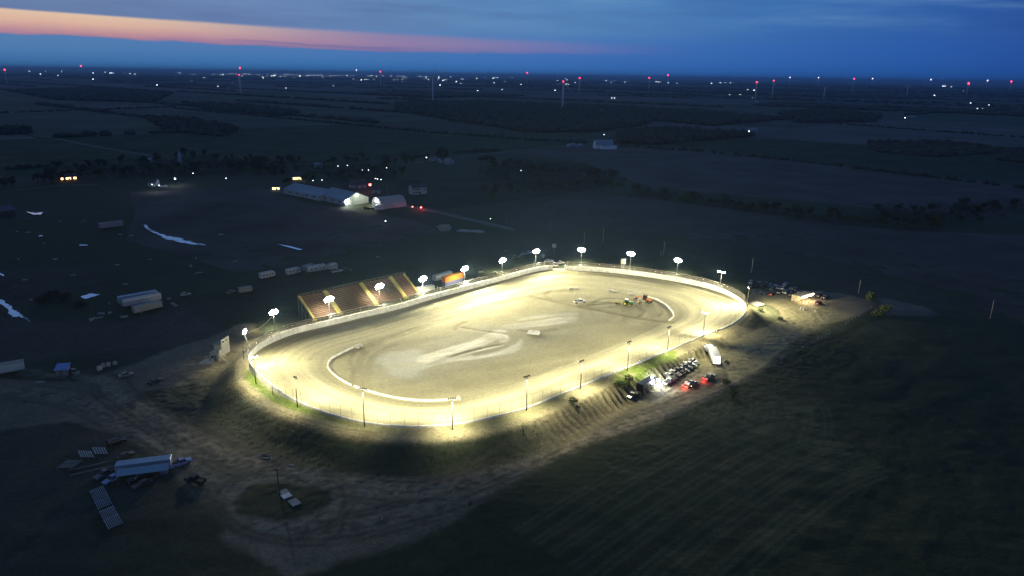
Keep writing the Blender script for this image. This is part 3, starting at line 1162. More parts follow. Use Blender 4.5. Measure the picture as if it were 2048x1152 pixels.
GR1 = mat('fresh_green_grass', (0.14, 0.21, 0.022), .8, var=.3, scale=.7)
GR2 = mat('dull_weeds', (0.055, 0.062, 0.034), .9, var=.35, scale=.4)
GR3 = mat('dry_straw', (0.20, 0.18, 0.10), .9, var=.3, scale=.5)
tag(tufts(15000, VERGE, 'grass_verge', GR1, .08, .3, .12), 'bright green grass growing behind the track wall', kind='stuff')
bm_ = bk * nearm * ss(-.15, -.4, S_) * ss(.42, .55, nzC)
tag(tufts(9000, bm_, 'weeds', GR2, .08, .34, .16), 'dark weeds on the bank below the lower left bend', kind='stuff')
tag(tufts(5000, bk * rill * ss(.45, .65, fbm(X * .06, Y * .06, 31, 3)), 'bank_grass', GR2, .2, .7, .25), 'grass clumps on the eroded bank', kind='stuff')
tag(tufts(5000, shoulder * ss(.5, .65, nzB) * (DW > 1), 'straw', GR3, .05, .22, .15), 'dry straw on the clay shoulder', kind='stuff')


# ================================================================== bushes and trees
def crown_mb(rs, blobs, n, leaf):
    """many small leaf clumps spread through several lobes"""
    mb = MB()
    for (cx, cy_, cz, rr) in blobs:
        for _ in range(n):
            d = Vector((rs.gauss(0, 1), rs.gauss(0, 1), rs.gauss(0, 1))).normalized()
            q = Vector((cx, cy_, cz)) + d * rr * rs.random() ** .4
            s = leaf * rs.uniform(.5, 1.3)
            u = Vector((rs.gauss(0, 1), rs.gauss(0, 1), rs.gauss(0, 1))).normalized()
            w = u.orthogonal().normalized()
            mb.add([q - u * s, q + w * s * .8, q + u * s, q - w * s * .8], [(0, 1, 2, 3)])
    return mb


LEAFD = mat('dark_leaves', (0.045, 0.052, 0.032), .9, var=.4, scale=.25)
LEAFB = mat('budding_brown_twigs', (0.048, 0.040, 0.032), .9, var=.35, scale=.25)
LEAFG = mat('green_leaves', (0.06, 0.085, 0.022), .9, var=.4, scale=.3)
BARK = mat('bark', (0.05, 0.042, 0.035), .9)


def tree_proto(seed, H, Rr, leafm, nb=7, n=55, leaf=.55):
    rs = random.Random(seed)
    root = thing('tree', 'dark tree', 'tree')
    t = MB()
    t.cyl((0, 0, -.3), (0, 0, H * .45), H * .028, H * .016, 7)
    blobs = [(0, 0, H * .72, Rr * .55)]
    for k in range(nb):
        a = k * 2.4 + rs.uniform(-.4, .4)
        rr = Rr * rs.uniform(.35, .7)
        z = H * rs.uniform(.42, .86)
        e = (cos(a) * rr, sin(a) * rr, z)
        t.cyl((0, 0, H * rs.uniform(.25, .45)), e, H * .012, H * .004, 5)
        blobs.append((*e, Rr * rs.uniform(.28, .48)))
    t.build('trunk', BARK, root)
    crown_mb(rs, blobs, n, leaf).build('crown', leafm, root)
    return root


def bush_proto(seed, Rr, leafm, n=60):
    rs = random.Random(seed)
    root = thing('bush', 'bush', 'bush')
    t = MB()
    blobs = []
    for k in range(5):
        a = k * 1.3
        e = (cos(a) * Rr * .5, sin(a) * Rr * .5, Rr * rs.uniform(.4, .9))
        t.cyl((0, 0, 0), e, .08, .03, 5)
        blobs.append((*e, Rr * rs.uniform(.4, .6)))
    t.build('stem', BARK, root)
    crown_mb(rs, blobs, n, .3).build('foliage', leafm, root)
    return root


protos = [tree_proto(1, 11, 4.4, LEAFD), tree_proto(2, 13, 5.0, LEAFB, 8), tree_proto(3, 9, 4.2, LEAFD, 6), tree_proto(4, 15, 4.6, LEAFB, 9), tree_proto(5, 7, 3.6, LEAFG, 6)]
used = [False] * 5


def put_tree(k, px, py, label, group, sc=1.0, loc=None):
    x, y, z = loc if loc else far(px, py)
    rz = rnd.uniform(0, 6.28)
    if not used[k]:
        used[k] = True
        o = protos[k]
        o.location, o.rotation_euler = (x, y, z), (0, 0, rz)
        tag(o, label, 'tree', group)
        o.scale = (sc, sc, sc)
        return o
    o = dup(protos[k], (x, y, z), rz, label, group, (sc, sc, sc * rnd.uniform(.85, 1.1)))
    return o


def scatter_line(px, n, wob, kinds, label, group, s0=.7, s1=1.2):
    P = resample([gz(*p) for p in px], max(1.0, 1), False)
    d = np.r_[0, np.cumsum(np.linalg.norm(np.diff(P, axis=0), axis=1))]
    for i in range(n):
        s = d[-1] * (i + rnd.uniform(-.4, .4) + .5) / n
        x = np.interp(s, d, P[:, 0]) + rnd.uniform(-wob, wob)
        y = np.interp(s, d, P[:, 1]) + rnd.uniform(-wob, wob) * 1.5
        put_tree(rnd.choice(kinds), 0, 0, label, group, rnd.uniform(s0, s1) * .85, (x, y, 0))


scatter_line([(0, 372), (110, 362), (230, 352), (330, 348), (430, 342), (520, 338), (570, 352)], 70, 16, (0, 1, 2, 3), 'dark tree among the houses of the village on the left', 'village trees')
scatter_line([(150, 345), (300, 325), (420, 318), (560, 328), (680, 330), (800, 332), (900, 318)], 60, 16, (0, 1, 3), 'dark tree behind the village houses', 'trees behind the village')
scatter_line([(575, 372), (650, 362), (740, 352), (800, 352)], 18, 9, (0, 1, 2), 'dark tree behind the long farm shed', 'trees behind the long shed')
scatter_line([(960, 325), (1060, 345), (1160, 350), (1230, 362)], 40, 12, (1, 0, 2), 'brownish tree in the scrub below the far barn', 'scrub trees')
scatter_line([(960, 395), (1060, 382), (1150, 376), (1260, 384), (1380, 402)], 36, 10, (2, 1, 4, 0), 'tree in the hedgerow beyond the bare field', 'hedgerow trees beyond the field')
scatter_line([(1380, 402), (1500, 420), (1620, 438), (1760, 452), (1900, 458)], 46, 5, (2, 0, 4), 'tree in the hedgerow at the right beyond the bare field', 'right hedgerow trees')
scatter_line([(1740, 440), (1830, 432), (1900, 440), (1930, 425), (2048, 418)], 26, 12, (0, 1, 2), 'tree in the dark grove at the right edge', 'grove trees')
tag(dup(protos[4], at(1738, 607), 1, 'pale lit green tree at the corner of the pit ground', None, (.95, .95, .75)), cat='tree')
bp1 = bush_proto(11, 2.4, LEAFG)
bx_ = at(1256, 770)
bp1.location = bx_
bp1.scale = (.75, .75, .7)
tag(bp1, 'dark green bush at the front of the black trailer truck', 'bush')
BUSH = [((1243, 782), 'bush on the crest of the eroded bank by the black truck', .7), ((1234, 772), 'bush at the right end of the eroded bank top', .6), ((1146, 806), 'bush growing in the middle of the eroded bank', .7),
        ((1156, 815), 'small bush low on the eroded bank', .35), ((1465, 790), 'dark bush on the field edge below the tail lit trailer', .8), ((1452, 768), 'dark bush on the fence line right of the tail lit trailer', .7),
        ((1755, 632), 'dark bush at the right corner of the pit ground', 1.3), ((1770, 622), 'rounded dark bush beside the gravel apron', 1.2), ((1560, 640), 'low bush on the island by the right turn', .6),
        ((1520, 622), 'low bush behind the white metal rack', .6)]
for p, lb, s in BUSH:
    tag(dup(bp1, at(*p), s * 9, lb, None, (s, s, s * .8)), cat='bush')
bp2 = bush_proto(12, 3.2, LEAFB, 90)
bp2.location = far(130, 600)
tag(bp2, 'large bare bush in the dark yard above the pools', 'bush')
for p, s, lb in (((85, 605), 1.1, 'brown bush right of the blue pool at the left edge'), ((105, 595), 1.2, 'brown bush above the pools'), ((160, 612), .9, 'brown bush left of the white trailers')):
    tag(dup(bp2, far(*p), s * 5, lb, None, (s, s, s * .8)), cat='bush')

# ================================================================== far farmland
FARM = {}


def sheet(name, px, col, z, label=None, kind='structure', var=.3, scale=.02, width=None, world=None, step=None, smooth=False):
    P = [gz(*p, z) for p in px] if world is None else world
    if width:
        C = catmull(P, step or 12, False)
        T = np.gradient(C, axis=0)
        T /= np.linalg.norm(T, axis=1)[:, None]
        Nn = np.c_[-T[:, 1], T[:, 0]] * width / 2
        mb = MB().strip([(*p, z) for p in C - Nn], [(*p, z) for p in C + Nn])
    else:
        if smooth:
            P = catmull(P, step or 10, True)
        mb = MB().add([(*p, z) for p in P], [tuple(range(len(P)))])
    m = mat('earth_%s_%.3f_%.3f_%.3f' % (name, *col), col, .95, var=var, scale=scale)
    for n in m.node_tree.nodes:
        if n.type == 'BSDF_PRINCIPLED':
            n.inputs['Specular IOR Level'].default_value = .15
    o = mb.build(name, m)
    return tag(o, label, kind=kind)


SO1, SO2, GN1, GN2 = (0.090, 0.074, 0.078), (0.098, 0.080, 0.086), (0.030, 0.052, 0.028), (0.038, 0.052, 0.026)
sheet('field', [(1000, 447), (1100, 400), (1260, 392), (1400, 410), (1560, 430), (1700, 450), (1830, 462), (2300, 480), (2400, 735), (1940, 630), (1700, 578), (1500, 530), (1250, 488), (1090, 462)], SO1, .06)
sheet('field', [(1240, 291), (1400, 301), (1600, 322), (1800, 346), (2300, 395), (2300, 450), (1820, 424), (1600, 402), (1300, 375), (1240, 352), (1150, 322), (1030, 305), (1180, 292)], SO2, .08)
sheet('field', [(-300, 225), (350, 215), (600, 240), (830, 262), (1170, 287), (830, 318), (500, 330), (300, 310), (0, 252), (-300, 262)], GN1, .08)
sheet('field', [(-300, 268), (0, 256), (300, 312), (330, 335), (120, 352), (-300, 365)], GN1, .09)
sheet('field', [(260, 385), (420, 378), (560, 378), (600, 402), (720, 425), (830, 440), (900, 470), (700, 515), (470, 545), (250, 480), (270, 430)], SO1, .07)
sheet('field', [(1300, 262), (1500, 270), (1760, 282), (2300, 330), (2300, 378), (1800, 340), (1600, 318), (1400, 297), (1250, 288)], GN2, .07)
sheet('field', [(800, 362), (1000, 352), (1180, 380), (1000, 405), (880, 420), (780, 398)], (0.04, 0.044, 0.036), .05)

# patchwork to the horizon
rg = np.random.RandomState(3)
r1a, r1b = np.array(gz(830, 415)), np.array(gz(2048, 665))
RD_ = (r1b - r1a) / np.linalg.norm(r1b - r1a)
rang = atan2(RD_[1], RD_[0])
cells = {0: MB(), 1: MB(), 2: MB(), 3: MB()}
woods, hedges = [], []
E1, E2 = np.array((cos(rang), sin(rang))), np.array((-sin(rang), cos(rang)))
SL, SW = 1250.0, 310.0
for i in range(-30, 30):
    for j in range(-90, 90):
        c = E1 * (i + .5) * SL + E2 * (j + .5) * SW
        d = hypot(*c)
        if c[1] < 700 or abs(c[0]) > c[1] * .9 + 300 or d > 17000 or d < 1500:
            continue
        nsplit = rg.choice([1, 1, 2])
        for k in range(nsplit):
            x0, x1 = i * SL + 8 + SL * k / nsplit, i * SL + SL * (k + 1) / nsplit - 4
            y0, y1 = j * SW + 3, j * SW + SW - 3
            Q = [E1 * a + E2 * b for a, b in ((x0, y0), (x1, y0), (x1, y1), (x0, y1))]
            t = rg.choice(4, p=[.3, .28, .27, .15])
            cells[t].add([(*p, .16) for p in Q], [(0, 1, 2, 3)])
            u = rg.rand()
            if u < .10:
                woods.append((x0, y0, x1, y1, d))
            elif u < .55:
                hedges.append((Q[0], Q[1], d))
            if rg.rand() < .25:
                hedges.append((Q[1], Q[2], d))
for t, c in enumerate((SO1, GN1, (0.05, 0.05, 0.045), GN2)):
    m = mat('farmland_%d' % t, c, .95, var=.35, scale=.006)
    o = cells[t].build('farmland', m)
    tag(o, kind='structure')


def blob(mb, x, y, z, r0, h, rs):
    n = 5
    vs = []
    for zz, k in ((0, .8), (.35, 1.05), (.75, .75)):
        for i in range(n):
            a = 2 * pi * i / n + zz * 2
            k2 = k * rs.uniform(.75, 1.25)
            vs.append((x + cos(a) * r0 * k2, y + sin(a) * r0 * k2, z + h * zz * rs.uniform(.9, 1.1)))
    vs.append((x + rs.uniform(-.3, .3) * r0, y, z + h))
    fs = [(a * n + i, a * n + (i + 1) % n, (a + 1) * n + (i + 1) % n, (a + 1) * n + i) for a in (0, 1) for i in range(n)]
    fs += [(2 * n + i, 2 * n + (i + 1) % n, 3 * n) for i in range(n)]
    mb.add(vs, fs)


rs = random.Random(9)
wm = MB()


def wood_poly(px, sp, h=(8, 14)):
    P = np.array([gz(*p) for p in px])
    x0, y0 = P.min(0)
    x1, y1 = P.max(0)
    xs, ys = np.meshgrid(np.arange(x0, x1, sp), np.arange(y0, y1, sp))
    xs = xs + rg.uniform(-.45, .45, xs.shape) * sp
    ys = ys + rg.uniform(-.45, .45, xs.shape) * sp
    D = seg_dist(P, xs, ys)
    for x, y in zip(xs[D < sp * .3 * 1].ravel(), ys[D < sp * .3].ravel()):
        if hypot(x, y) < 1100:
            hh = rs.uniform(*h) * rs.choice((.6, .8, 1, 1.25))
            r_0 = sp * rs.uniform(.4, .75)
            for _k in range(34):
                t_ = rs.random()
                a_ = rs.uniform(0, 6.28)
                q_ = r_0 * rs.random() ** .5 * (1.05 - .55 * t_)
                c_ = Vector((x + cos(a_) * q_, y + sin(a_) * q_, hh * (.1 + .9 * t_)))
                u_ = Vector((rs.gauss(0, 1), rs.gauss(0, 1), rs.gauss(0, 1))).normalized() * rs.uniform(.35, .9)
                w_ = u_.orthogonal() * rs.uniform(.5, 1)
                wm.add([c_ - u_, c_ + w_, c_ + u_ * 1.2], [(0, 1, 2)])
            continue
        blob(wm, x, y, -.5, sp * rs.uniform(.5, .75), rs.uniform(*h), rs)


wood_poly([(795, 208), (960, 205), (1120, 212), (1250, 216), (1330, 224), (1290, 250), (1180, 264), (1060, 264), (900, 240), (800, 222)], 16)
wood_poly([(1290, 220), (1420, 226), (1560, 240), (1420, 252), (1300, 240)], 16)
wood_poly([(1240, 268), (1320, 262), (1500, 272), (1420, 280), (1300, 290), (1240, 286)], 11)
wood_poly([(1560, 228), (1640, 222), (1760, 232), (1740, 244), (1600, 246)], 14)
wood_poly([(1740, 286), (1860, 284), (1960, 292), (2000, 306), (1860, 314), (1760, 304)], 10, (3, 8))
wood_poly([(2000, 300), (2150, 300), (2150, 330), (2000, 322)], 10, (3, 8))
wood_poly([(300, 240), (380, 243), (470, 262), (440, 272), (340, 262)], 12)
wood_poly([(0, 262), (60, 262), (55, 268), (0, 270)], 9)
wood_poly([(370, 208), (500, 214), (600, 228), (560, 232), (420, 220)], 16)
wood_poly([(20, 182), (200, 176), (340, 186), (300, 205), (120, 200)], 22)
wood_poly([(1030, 322), (1140, 330), (1240, 350), (1200, 380), (1060, 384), (960, 345)], 8, (3, 7))
wood_poly([(1260, 382), (1400, 398), (1560, 426), (1720, 446), (1700, 452), (1540, 434), (1390, 408), (1260, 394)], 7, (2.5, 6))
wood_poly([(120, 345), (230, 330), (420, 322), (560, 322), (575, 350), (430, 352), (340, 358), (200, 356)], 10, (3, 8))
wood_poly([(600, 336), (760, 330), (800, 350), (780, 362), (690, 366), (610, 352)], 10, (3, 7))
wood_poly([(1720, 430), (1800, 418), (1900, 425), (1930, 448), (1850, 462), (1740, 455)], 8, (4, 9))
wood_poly([(1900, 415), (2100, 405), (2150, 430), (1930, 435)], 9, (4, 8))
tag(wm.build('woodland', mat('far_wood_canopy', (0.042, 0.044, 0.036), .95, var=.3, scale=.05)), 'dark woods between the far fields', kind='stuff')
hm_ = MB()


def hedge(a, b, sp, h0, h1_, w, mb):
    a, b = np.array(a), np.array(b)
    L = np.linalg.norm(b - a)
    n = int(L / sp)
    for k in range(n):
        p = a + (b - a) * (k + rs.random()) / n
        if rs.random() < .12:
            continue
        blob(mb, p[0] + rs.uniform(-w, w), p[1] + rs.uniform(-w, w), -.3, sp * rs.uniform(.5, .8), rs.uniform(h0, h1_), rs)


for L in ([(1240, 293), (1400, 303), (1600, 323), (1800, 347), (2060, 378), (2200, 396)], [(600, 240), (830, 262), (1060, 280), (1180, 286)], [(350, 217), (600, 240)],
          [(0, 340), (60, 336), (120, 330)], [(1480, 232), (1700, 250), (2048, 276)], [(1000, 300), (900, 306), (800, 318)], [(0, 226), (350, 214)]):
    for a, b in zip(L[:-1], L[1:]):
        hedge(gz(*a), gz(*b), 6, 2.5, 6, 2, hm_)
for a, b, d in hedges:
    if d < 9000:
        hedge(a, b, 14 + d / 400, 5, 10, 4, hm_)
for (x0, y0, x1, y1, d) in woods:
    if d > 2200:
        sp = 34 + d / 300
        xs = np.arange(x0, x1, sp)
        ys = np.arange(y0, y1, sp)
        for xa in xs:
            for ya in ys:
                p = E1 * (xa + rs.uniform(-.4, .4) * sp) + E2 * (ya + rs.uniform(-.4, .4) * sp)
                blob(hm_, p[0], p[1], -.5, sp * rs.uniform(.5, .7), rs.uniform(9, 15), rs)
# skyline of trees at the horizon
for k in range(1100):
    a = -.80 + 1.6 * k / 1100
    d = rs.uniform(11000, 16000)
    blob(hm_, d * sin(a), d * cos(a), -1, rs.uniform(20, 60), rs.uniform(8, 22), rs)
tag(hm_.build('distant_hedgerows', mat('hedge_canopy', (0.040, 0.042, 0.034), .95, var=.3, scale=.03)), 'dark hedgerows and tree lines dividing the far fields', kind='stuff')

# roads
ROADC = (0.17, 0.165, 0.165)
sheet('country_road', [(700, 398), (830, 415), (930, 437), (1010, 455), (1100, 478), (1250, 500), (1450, 537), (1640, 580), (1850, 622), (2048, 667), (2300, 728)], ROADC, .10, width=7.5, scale=.15)
sheet('country_road', [(-200, 205), (0, 250), (150, 285), (300, 311)], (0.12, 0.12, 0.115), .13, width=9, scale=.05)
sheet('country_road', [(800, 330), (900, 316), (1050, 300), (1190, 287)], (0.13, 0.125, 0.12), .13, width=7, scale=.05)
sheet('farm_track', [(560, 540), (700, 520), (850, 497), (960, 480), (1060, 466)], (0.075, 0.075, 0.07), .09, width=4.5, scale=.15)
sheet('country_road', [(-200, 398), (0, 384), (110, 372), (200, 368)], (0.11, 0.11, 0.105), .13, width=7, scale=.05)
sheet('farm_track', [(500, 378), (560, 383), (600, 395)], (0.13, 0.12, 0.13), .12, width=5, scale=.1)

# pools of standing water mirroring the sky
WATER = mat('still_water', (0.05, 0.07, 0.10), .12, var=0)
WATER.node_tree.nodes['Principled BSDF'].inputs['Specular IOR Level'].default_value = 1.0
WATER.node_tree.nodes['Principled BSDF'].inputs['IOR'].default_value = 2.2
WATER.node_tree.nodes['Principled BSDF'].inputs['Metallic'].default_value = .75
WATER.node_tree.nodes['Principled BSDF'].inputs['Base Color'].default_value = (.62, .8, 1.0, 1)
for px in ([(0, 598), (8, 600), (30, 620), (45, 630), (62, 642), (55, 640), (38, 631), (28, 634), (20, 628), (12, 614), (0, 606)],
           [(160, 593), (178, 586), (200, 588), (188, 592), (170, 597)],
           [(0, 545), (10, 550), (8, 552), (0, 549)]):
    w = [(x, y, .0) for x, y in (gz(*p, .3) for p in px)]
    w = [(x + rs.uniform(-.4, .4), y + rs.uniform(-.6, .6), 0) for x, y in resample([q_[:2] for q_ in w], 1.3)]
    zz = max(h1(p[0], p[1]) for p in w) + .06
    tag(MB().add([(p[0], p[1], zz) for p in w], [tuple(range(len(w)))]).build('pool', WATER), kind='structure')
C = [(288, 450), (295, 458), (310, 466), (330, 474), (350, 480), (372, 485), (392, 489), (412, 492)]
Wd = [.25, .25, .3, .5, 1.1, 1.3, .8, .1]
CC = catmull([gz(*p, .15) for p in C], 2.0, False)
CW = np.interp(np.linspace(0, 1, len(CC)), np.linspace(0, 1, len(Wd)), Wd)
dm = MB()
rw = random.Random(4)
for k in range(150):
    j = rw.randint(1, len(CC) - 4)
    if rw.random() > .25 + CW[j]:
        continue
    L_ = rw.randint(1, 3)
    off = rw.gauss(0, 1) * CW[j] * 1.5
    w_ = rw.uniform(.15, .6) * (.5 + CW[j])
    P0, P1 = CC[j], CC[min(j + L_, len(CC) - 1)]
    zz = .42 + k * .0005
    dm.add([(P0[0] - 1, P0[1] + off, zz), ((P0[0] + P1[0]) / 2, (P0[1] + P1[1]) / 2 + off - w_, zz), (P1[0] + 1.5, P1[1] + off * .8, zz), ((P0[0] + P1[0]) / 2 + .8, (P0[1] + P1[1]) / 2 + off + w_, zz)], [(0, 1, 2, 3)])
tag(dm.build('flooded_ditch', WATER), kind='structure')
for px in ([(555, 488), (580, 492), (606, 499), (598, 500), (572, 493)], [(52, 423), (70, 426), (86, 424), (82, 429), (66, 429)], [(160, 489), (176, 489.5), (174, 491), (158, 491)], [(78, 471), (84, 470.5), (86, 472), (77, 472.5)]):
    tag(MB().add([(*gz(*p, .5), .5) for p in px], [tuple(range(len(px)))]).build('pool', WATER), kind='structure')

# ================================================================== grandstand
GS_F = mat('rusty_bench_planks', (0.145, 0.088, 0.066), .75, var=.08, scale=2)
GS_D = mat('dark_stand_deck', (0.03, 0.02, 0.016), .85, var=.2, scale=1)
YEL = mat('yellow_painted_stairs', (0.42, 0.37, 0.13), .7, var=.12, scale=2)
FLp, FRp = np.array(gz(627, 641, 1.0)), np.array(gz(839, 589, 1.0))
gdir = (FRp - FLp) / np.linalg.norm(FRp - FLp)
GL = float(np.linalg.norm(FRp - FLp))
grz = atan2(gdir[1], gdir[0])
gzb = min(h1(*FLp), h1(*FRp)) - .1
gs = thing('grandstand', 'long brown open grandstand with yellow stairs beside the far straight', 'grandstand', (FLp[0], FLp[1], gzb), grz)
GDEP, GZ0, GZ1, NR = 11.6, 1.6, 8.4 - gzb + .3, 14
dk = MB()
for i in range(NR):
    y = GDEP * i / NR
    z = GZ0 + (GZ1 - GZ0) * i / NR
    dk.box((GL / 2, y + GDEP / NR / 2, z - .16), (GL - .4, GDEP / NR - .02, .1))
dk.build('deck', GS_D, gs)
for i in range(NR):
    y = GDEP * (i + .62) / NR
    z = GZ0 + (GZ1 - GZ0) * i / NR
    b = MB()
    b.box((GL / 2, y, z + .08), (GL - .5, .42, .28))
    b.build('bench_row', GS_F, gs)
for fr, wd in ((.006, .9), (.225, 1.9), (.56, 1.9), (.85, 1.9), (.992, .9)):
    s = MB()
    for i in range(NR * 2):
        y = GDEP * i / NR / 2
        z = GZ0 + (GZ1 - GZ0) * i / NR / 2
        s.box((GL * fr, y + GDEP / NR / 4, z - .1), (wd, GDEP / NR / 2 - .01, .55))
    s.box((GL * fr, -.55, GZ0 - .7), (wd + .8, 1.1, .5))
    s.build('stair', YEL, gs)
for fr in (0, .125, .25, .375, .5, .625, .75, .875, 1.0):
    f = MB()
    x = GL * fr + (-.35 if fr == 0 else .35 if fr == 1 else 0)
    for k in range(5):
        y = GDEP * k / 4
        z = GZ0 + (GZ1 - GZ0) * k / 4 - .25
        f.cyl((x, y, -.6), (x, y, z + (.9 if fr in (0, 1) else 0)), .09, n=6)
        if k:
            y0, z0 = GDEP * (k - 1) / 4, GZ0 + (GZ1 - GZ0) * (k - 1) / 4 - .25
            f.cyl((x, y0, .1), (x, y, z * .9), .05, n=5)
    f.cyl((x, 0, GZ0 - .3), (x, GDEP, GZ1 - .3), .08, n=6)
    f.build('support_frame', STEEL, gs)
rl = MB()
for z in (.45, .95):
    rl.cyl((0, GDEP, GZ1 + z), (GL, GDEP, GZ1 + z), .04, n=5)
    rl.cyl((0, -1.2, GZ0 - .4 + z), (GL, -1.2, GZ0 - .4 + z), .03, n=5)
for x in np.linspace(0, GL, 24):
    rl.cyl((x, GDEP, GZ1 - .2), (x, GDEP, GZ1 + .95), .035, n=5)
    rl.cyl((x, -1.2, -.3), (x, -1.2, GZ0 + .55), .035, n=5)
rl.build('railing', mat('rail_paint', (.3, .27, .2), .6), gs)

# ================================================================== generic vehicle kit
GLASS = mat('dark_car_glass', (0.015, 0.018, 0.022), .08, var=0)
TYRE = mat('tyre_rubber', (0.018, 0.018, 0.018), .85)
RIM = mat('wheel_rim', (0.35, 0.35, 0.36), .4, .7)
RED_L = mat('red_lamp_off', (0.25, 0.01, 0.01), .3)
RED_ON = mat('red_lamp_lit', (0.8, 0.02, 0.02), .3, var=0, emit=(1.0, 0.02, 0.02), es=14, sample=False)
AMB_ON = mat('amber_lamp_lit', (0.9, 0.5, 0.02), .3, var=0, emit=(1.0, 0.62, 0.05), es=8, sample=False)
HEAD_L = mat('head_lamp_off', (0.6, 0.6, 0.62), .15)
WHITE_ON = mat('white_lamp_lit', (1, 1, 1), .3, var=0, emit=(0.95, 1.0, 0.98), es=90, sample=False)
PAINT = {'white': (.62, .62, .62), 'silver': (.36, .37, .38), 'grey': (.16, .165, .17), 'black': (.02, .02, .022), 'blue': (.05, .09, .28), 'paleblue': (.34, .40, .66),
         'red': (.42, .03, .02), 'green': (.18, .30, .22), 'brown': (.12, .08, .05), 'tan': (.34, .29, .22), 'darkred': (.14, .02, .015), 'orange': (.62, .20, .03)}


def paint_m(c):
    return mat('car_paint_' + c, PAINT[c], .32, .1, var=.05, scale=.8)


def wheels(root, xs, w, r=.34, wd=.24):
    for x in xs:
        for s in (-1, 1):
            t = MB().cyl((x, s * (w / 2 - wd), r), (x, s * (w / 2), r), r, n=12).build('wheel', TYRE, root)
            MB().cyl((x, s * (w / 2 - .02), r), (x, s * (w / 2 + .012), r), r * .58, n=10).build('rim', RIM, t)


def body_prism(prof, w, k=.93):
    mb = MB()
    n = len(prof)
    vs = []
    for s in (-1, 1):
        for x, z in prof:
            kk = k if z > .75 else 1.0
            e = .06 if abs(x) > max(abs(p[0]) for p in prof) - .15 else 0
            vs.append((x, s * (w / 2 * kk - e), z))
    mb.add(vs, [tuple(range(n - 1, -1, -1)), tuple(range(n, 2 * n))] + [(i, (i + 1) % n, n + (i + 1) % n, n + i) for i in range(n)])
    return mb


def cabin(root, x0, x1, z0, X0, X1, z1, w, pm, name='window', roofname='roof'):
    g_ = MB()
    vs = [(x0, -w / 2 * .92, z0), (x1, -w / 2 * .92, z0), (x1, w / 2 * .92, z0), (x0, w / 2 * .92, z0), (X0, -w / 2 * .74, z1), (X1, -w / 2 * .74, z1), (X1, w / 2 * .74, z1), (X0, w / 2 * .74, z1)]
    g_.add(vs, [(4, 5, 6, 7), (0, 1, 5, 4), (1, 2, 6, 5), (2, 3, 7, 6), (3, 0, 4, 7)])
    g_.build(name, GLASS, root)
    r_ = MB()
    r_.box(((X0 + X1) / 2, 0, z1), (X1 - X0 + .08, w * .76, .06), top=(.92, .92))
    for (a, b) in ((0, 4), (1, 5), (2, 6), (3, 7)):
        r_.cyl(vs[a], vs[b], .045, n=5)
    for s in (-1, 1):
        xm, Xm = (x0 + x1) / 2, (X0 + X1) / 2
        r_.cyl((xm, s * w / 2 * .92, z0), (Xm, s * w / 2 * .74, z1), .045, n=5)
    r_.build(roofname, pm, root)


def lamps(root, xf, xr, w, zf, zr, on_tail=False, on_head=False):
    for s in (-1, 1):
        MB().box((xf, s * w * .36, zf), (.08, .34, .14)).build('headlight', WHITE_ON if on_head else HEAD_L, root)
        MB().box((xr, s * w * .38, zr), (.08, .3, .2)).build('taillight', RED_ON if on_tail else RED_L, root)


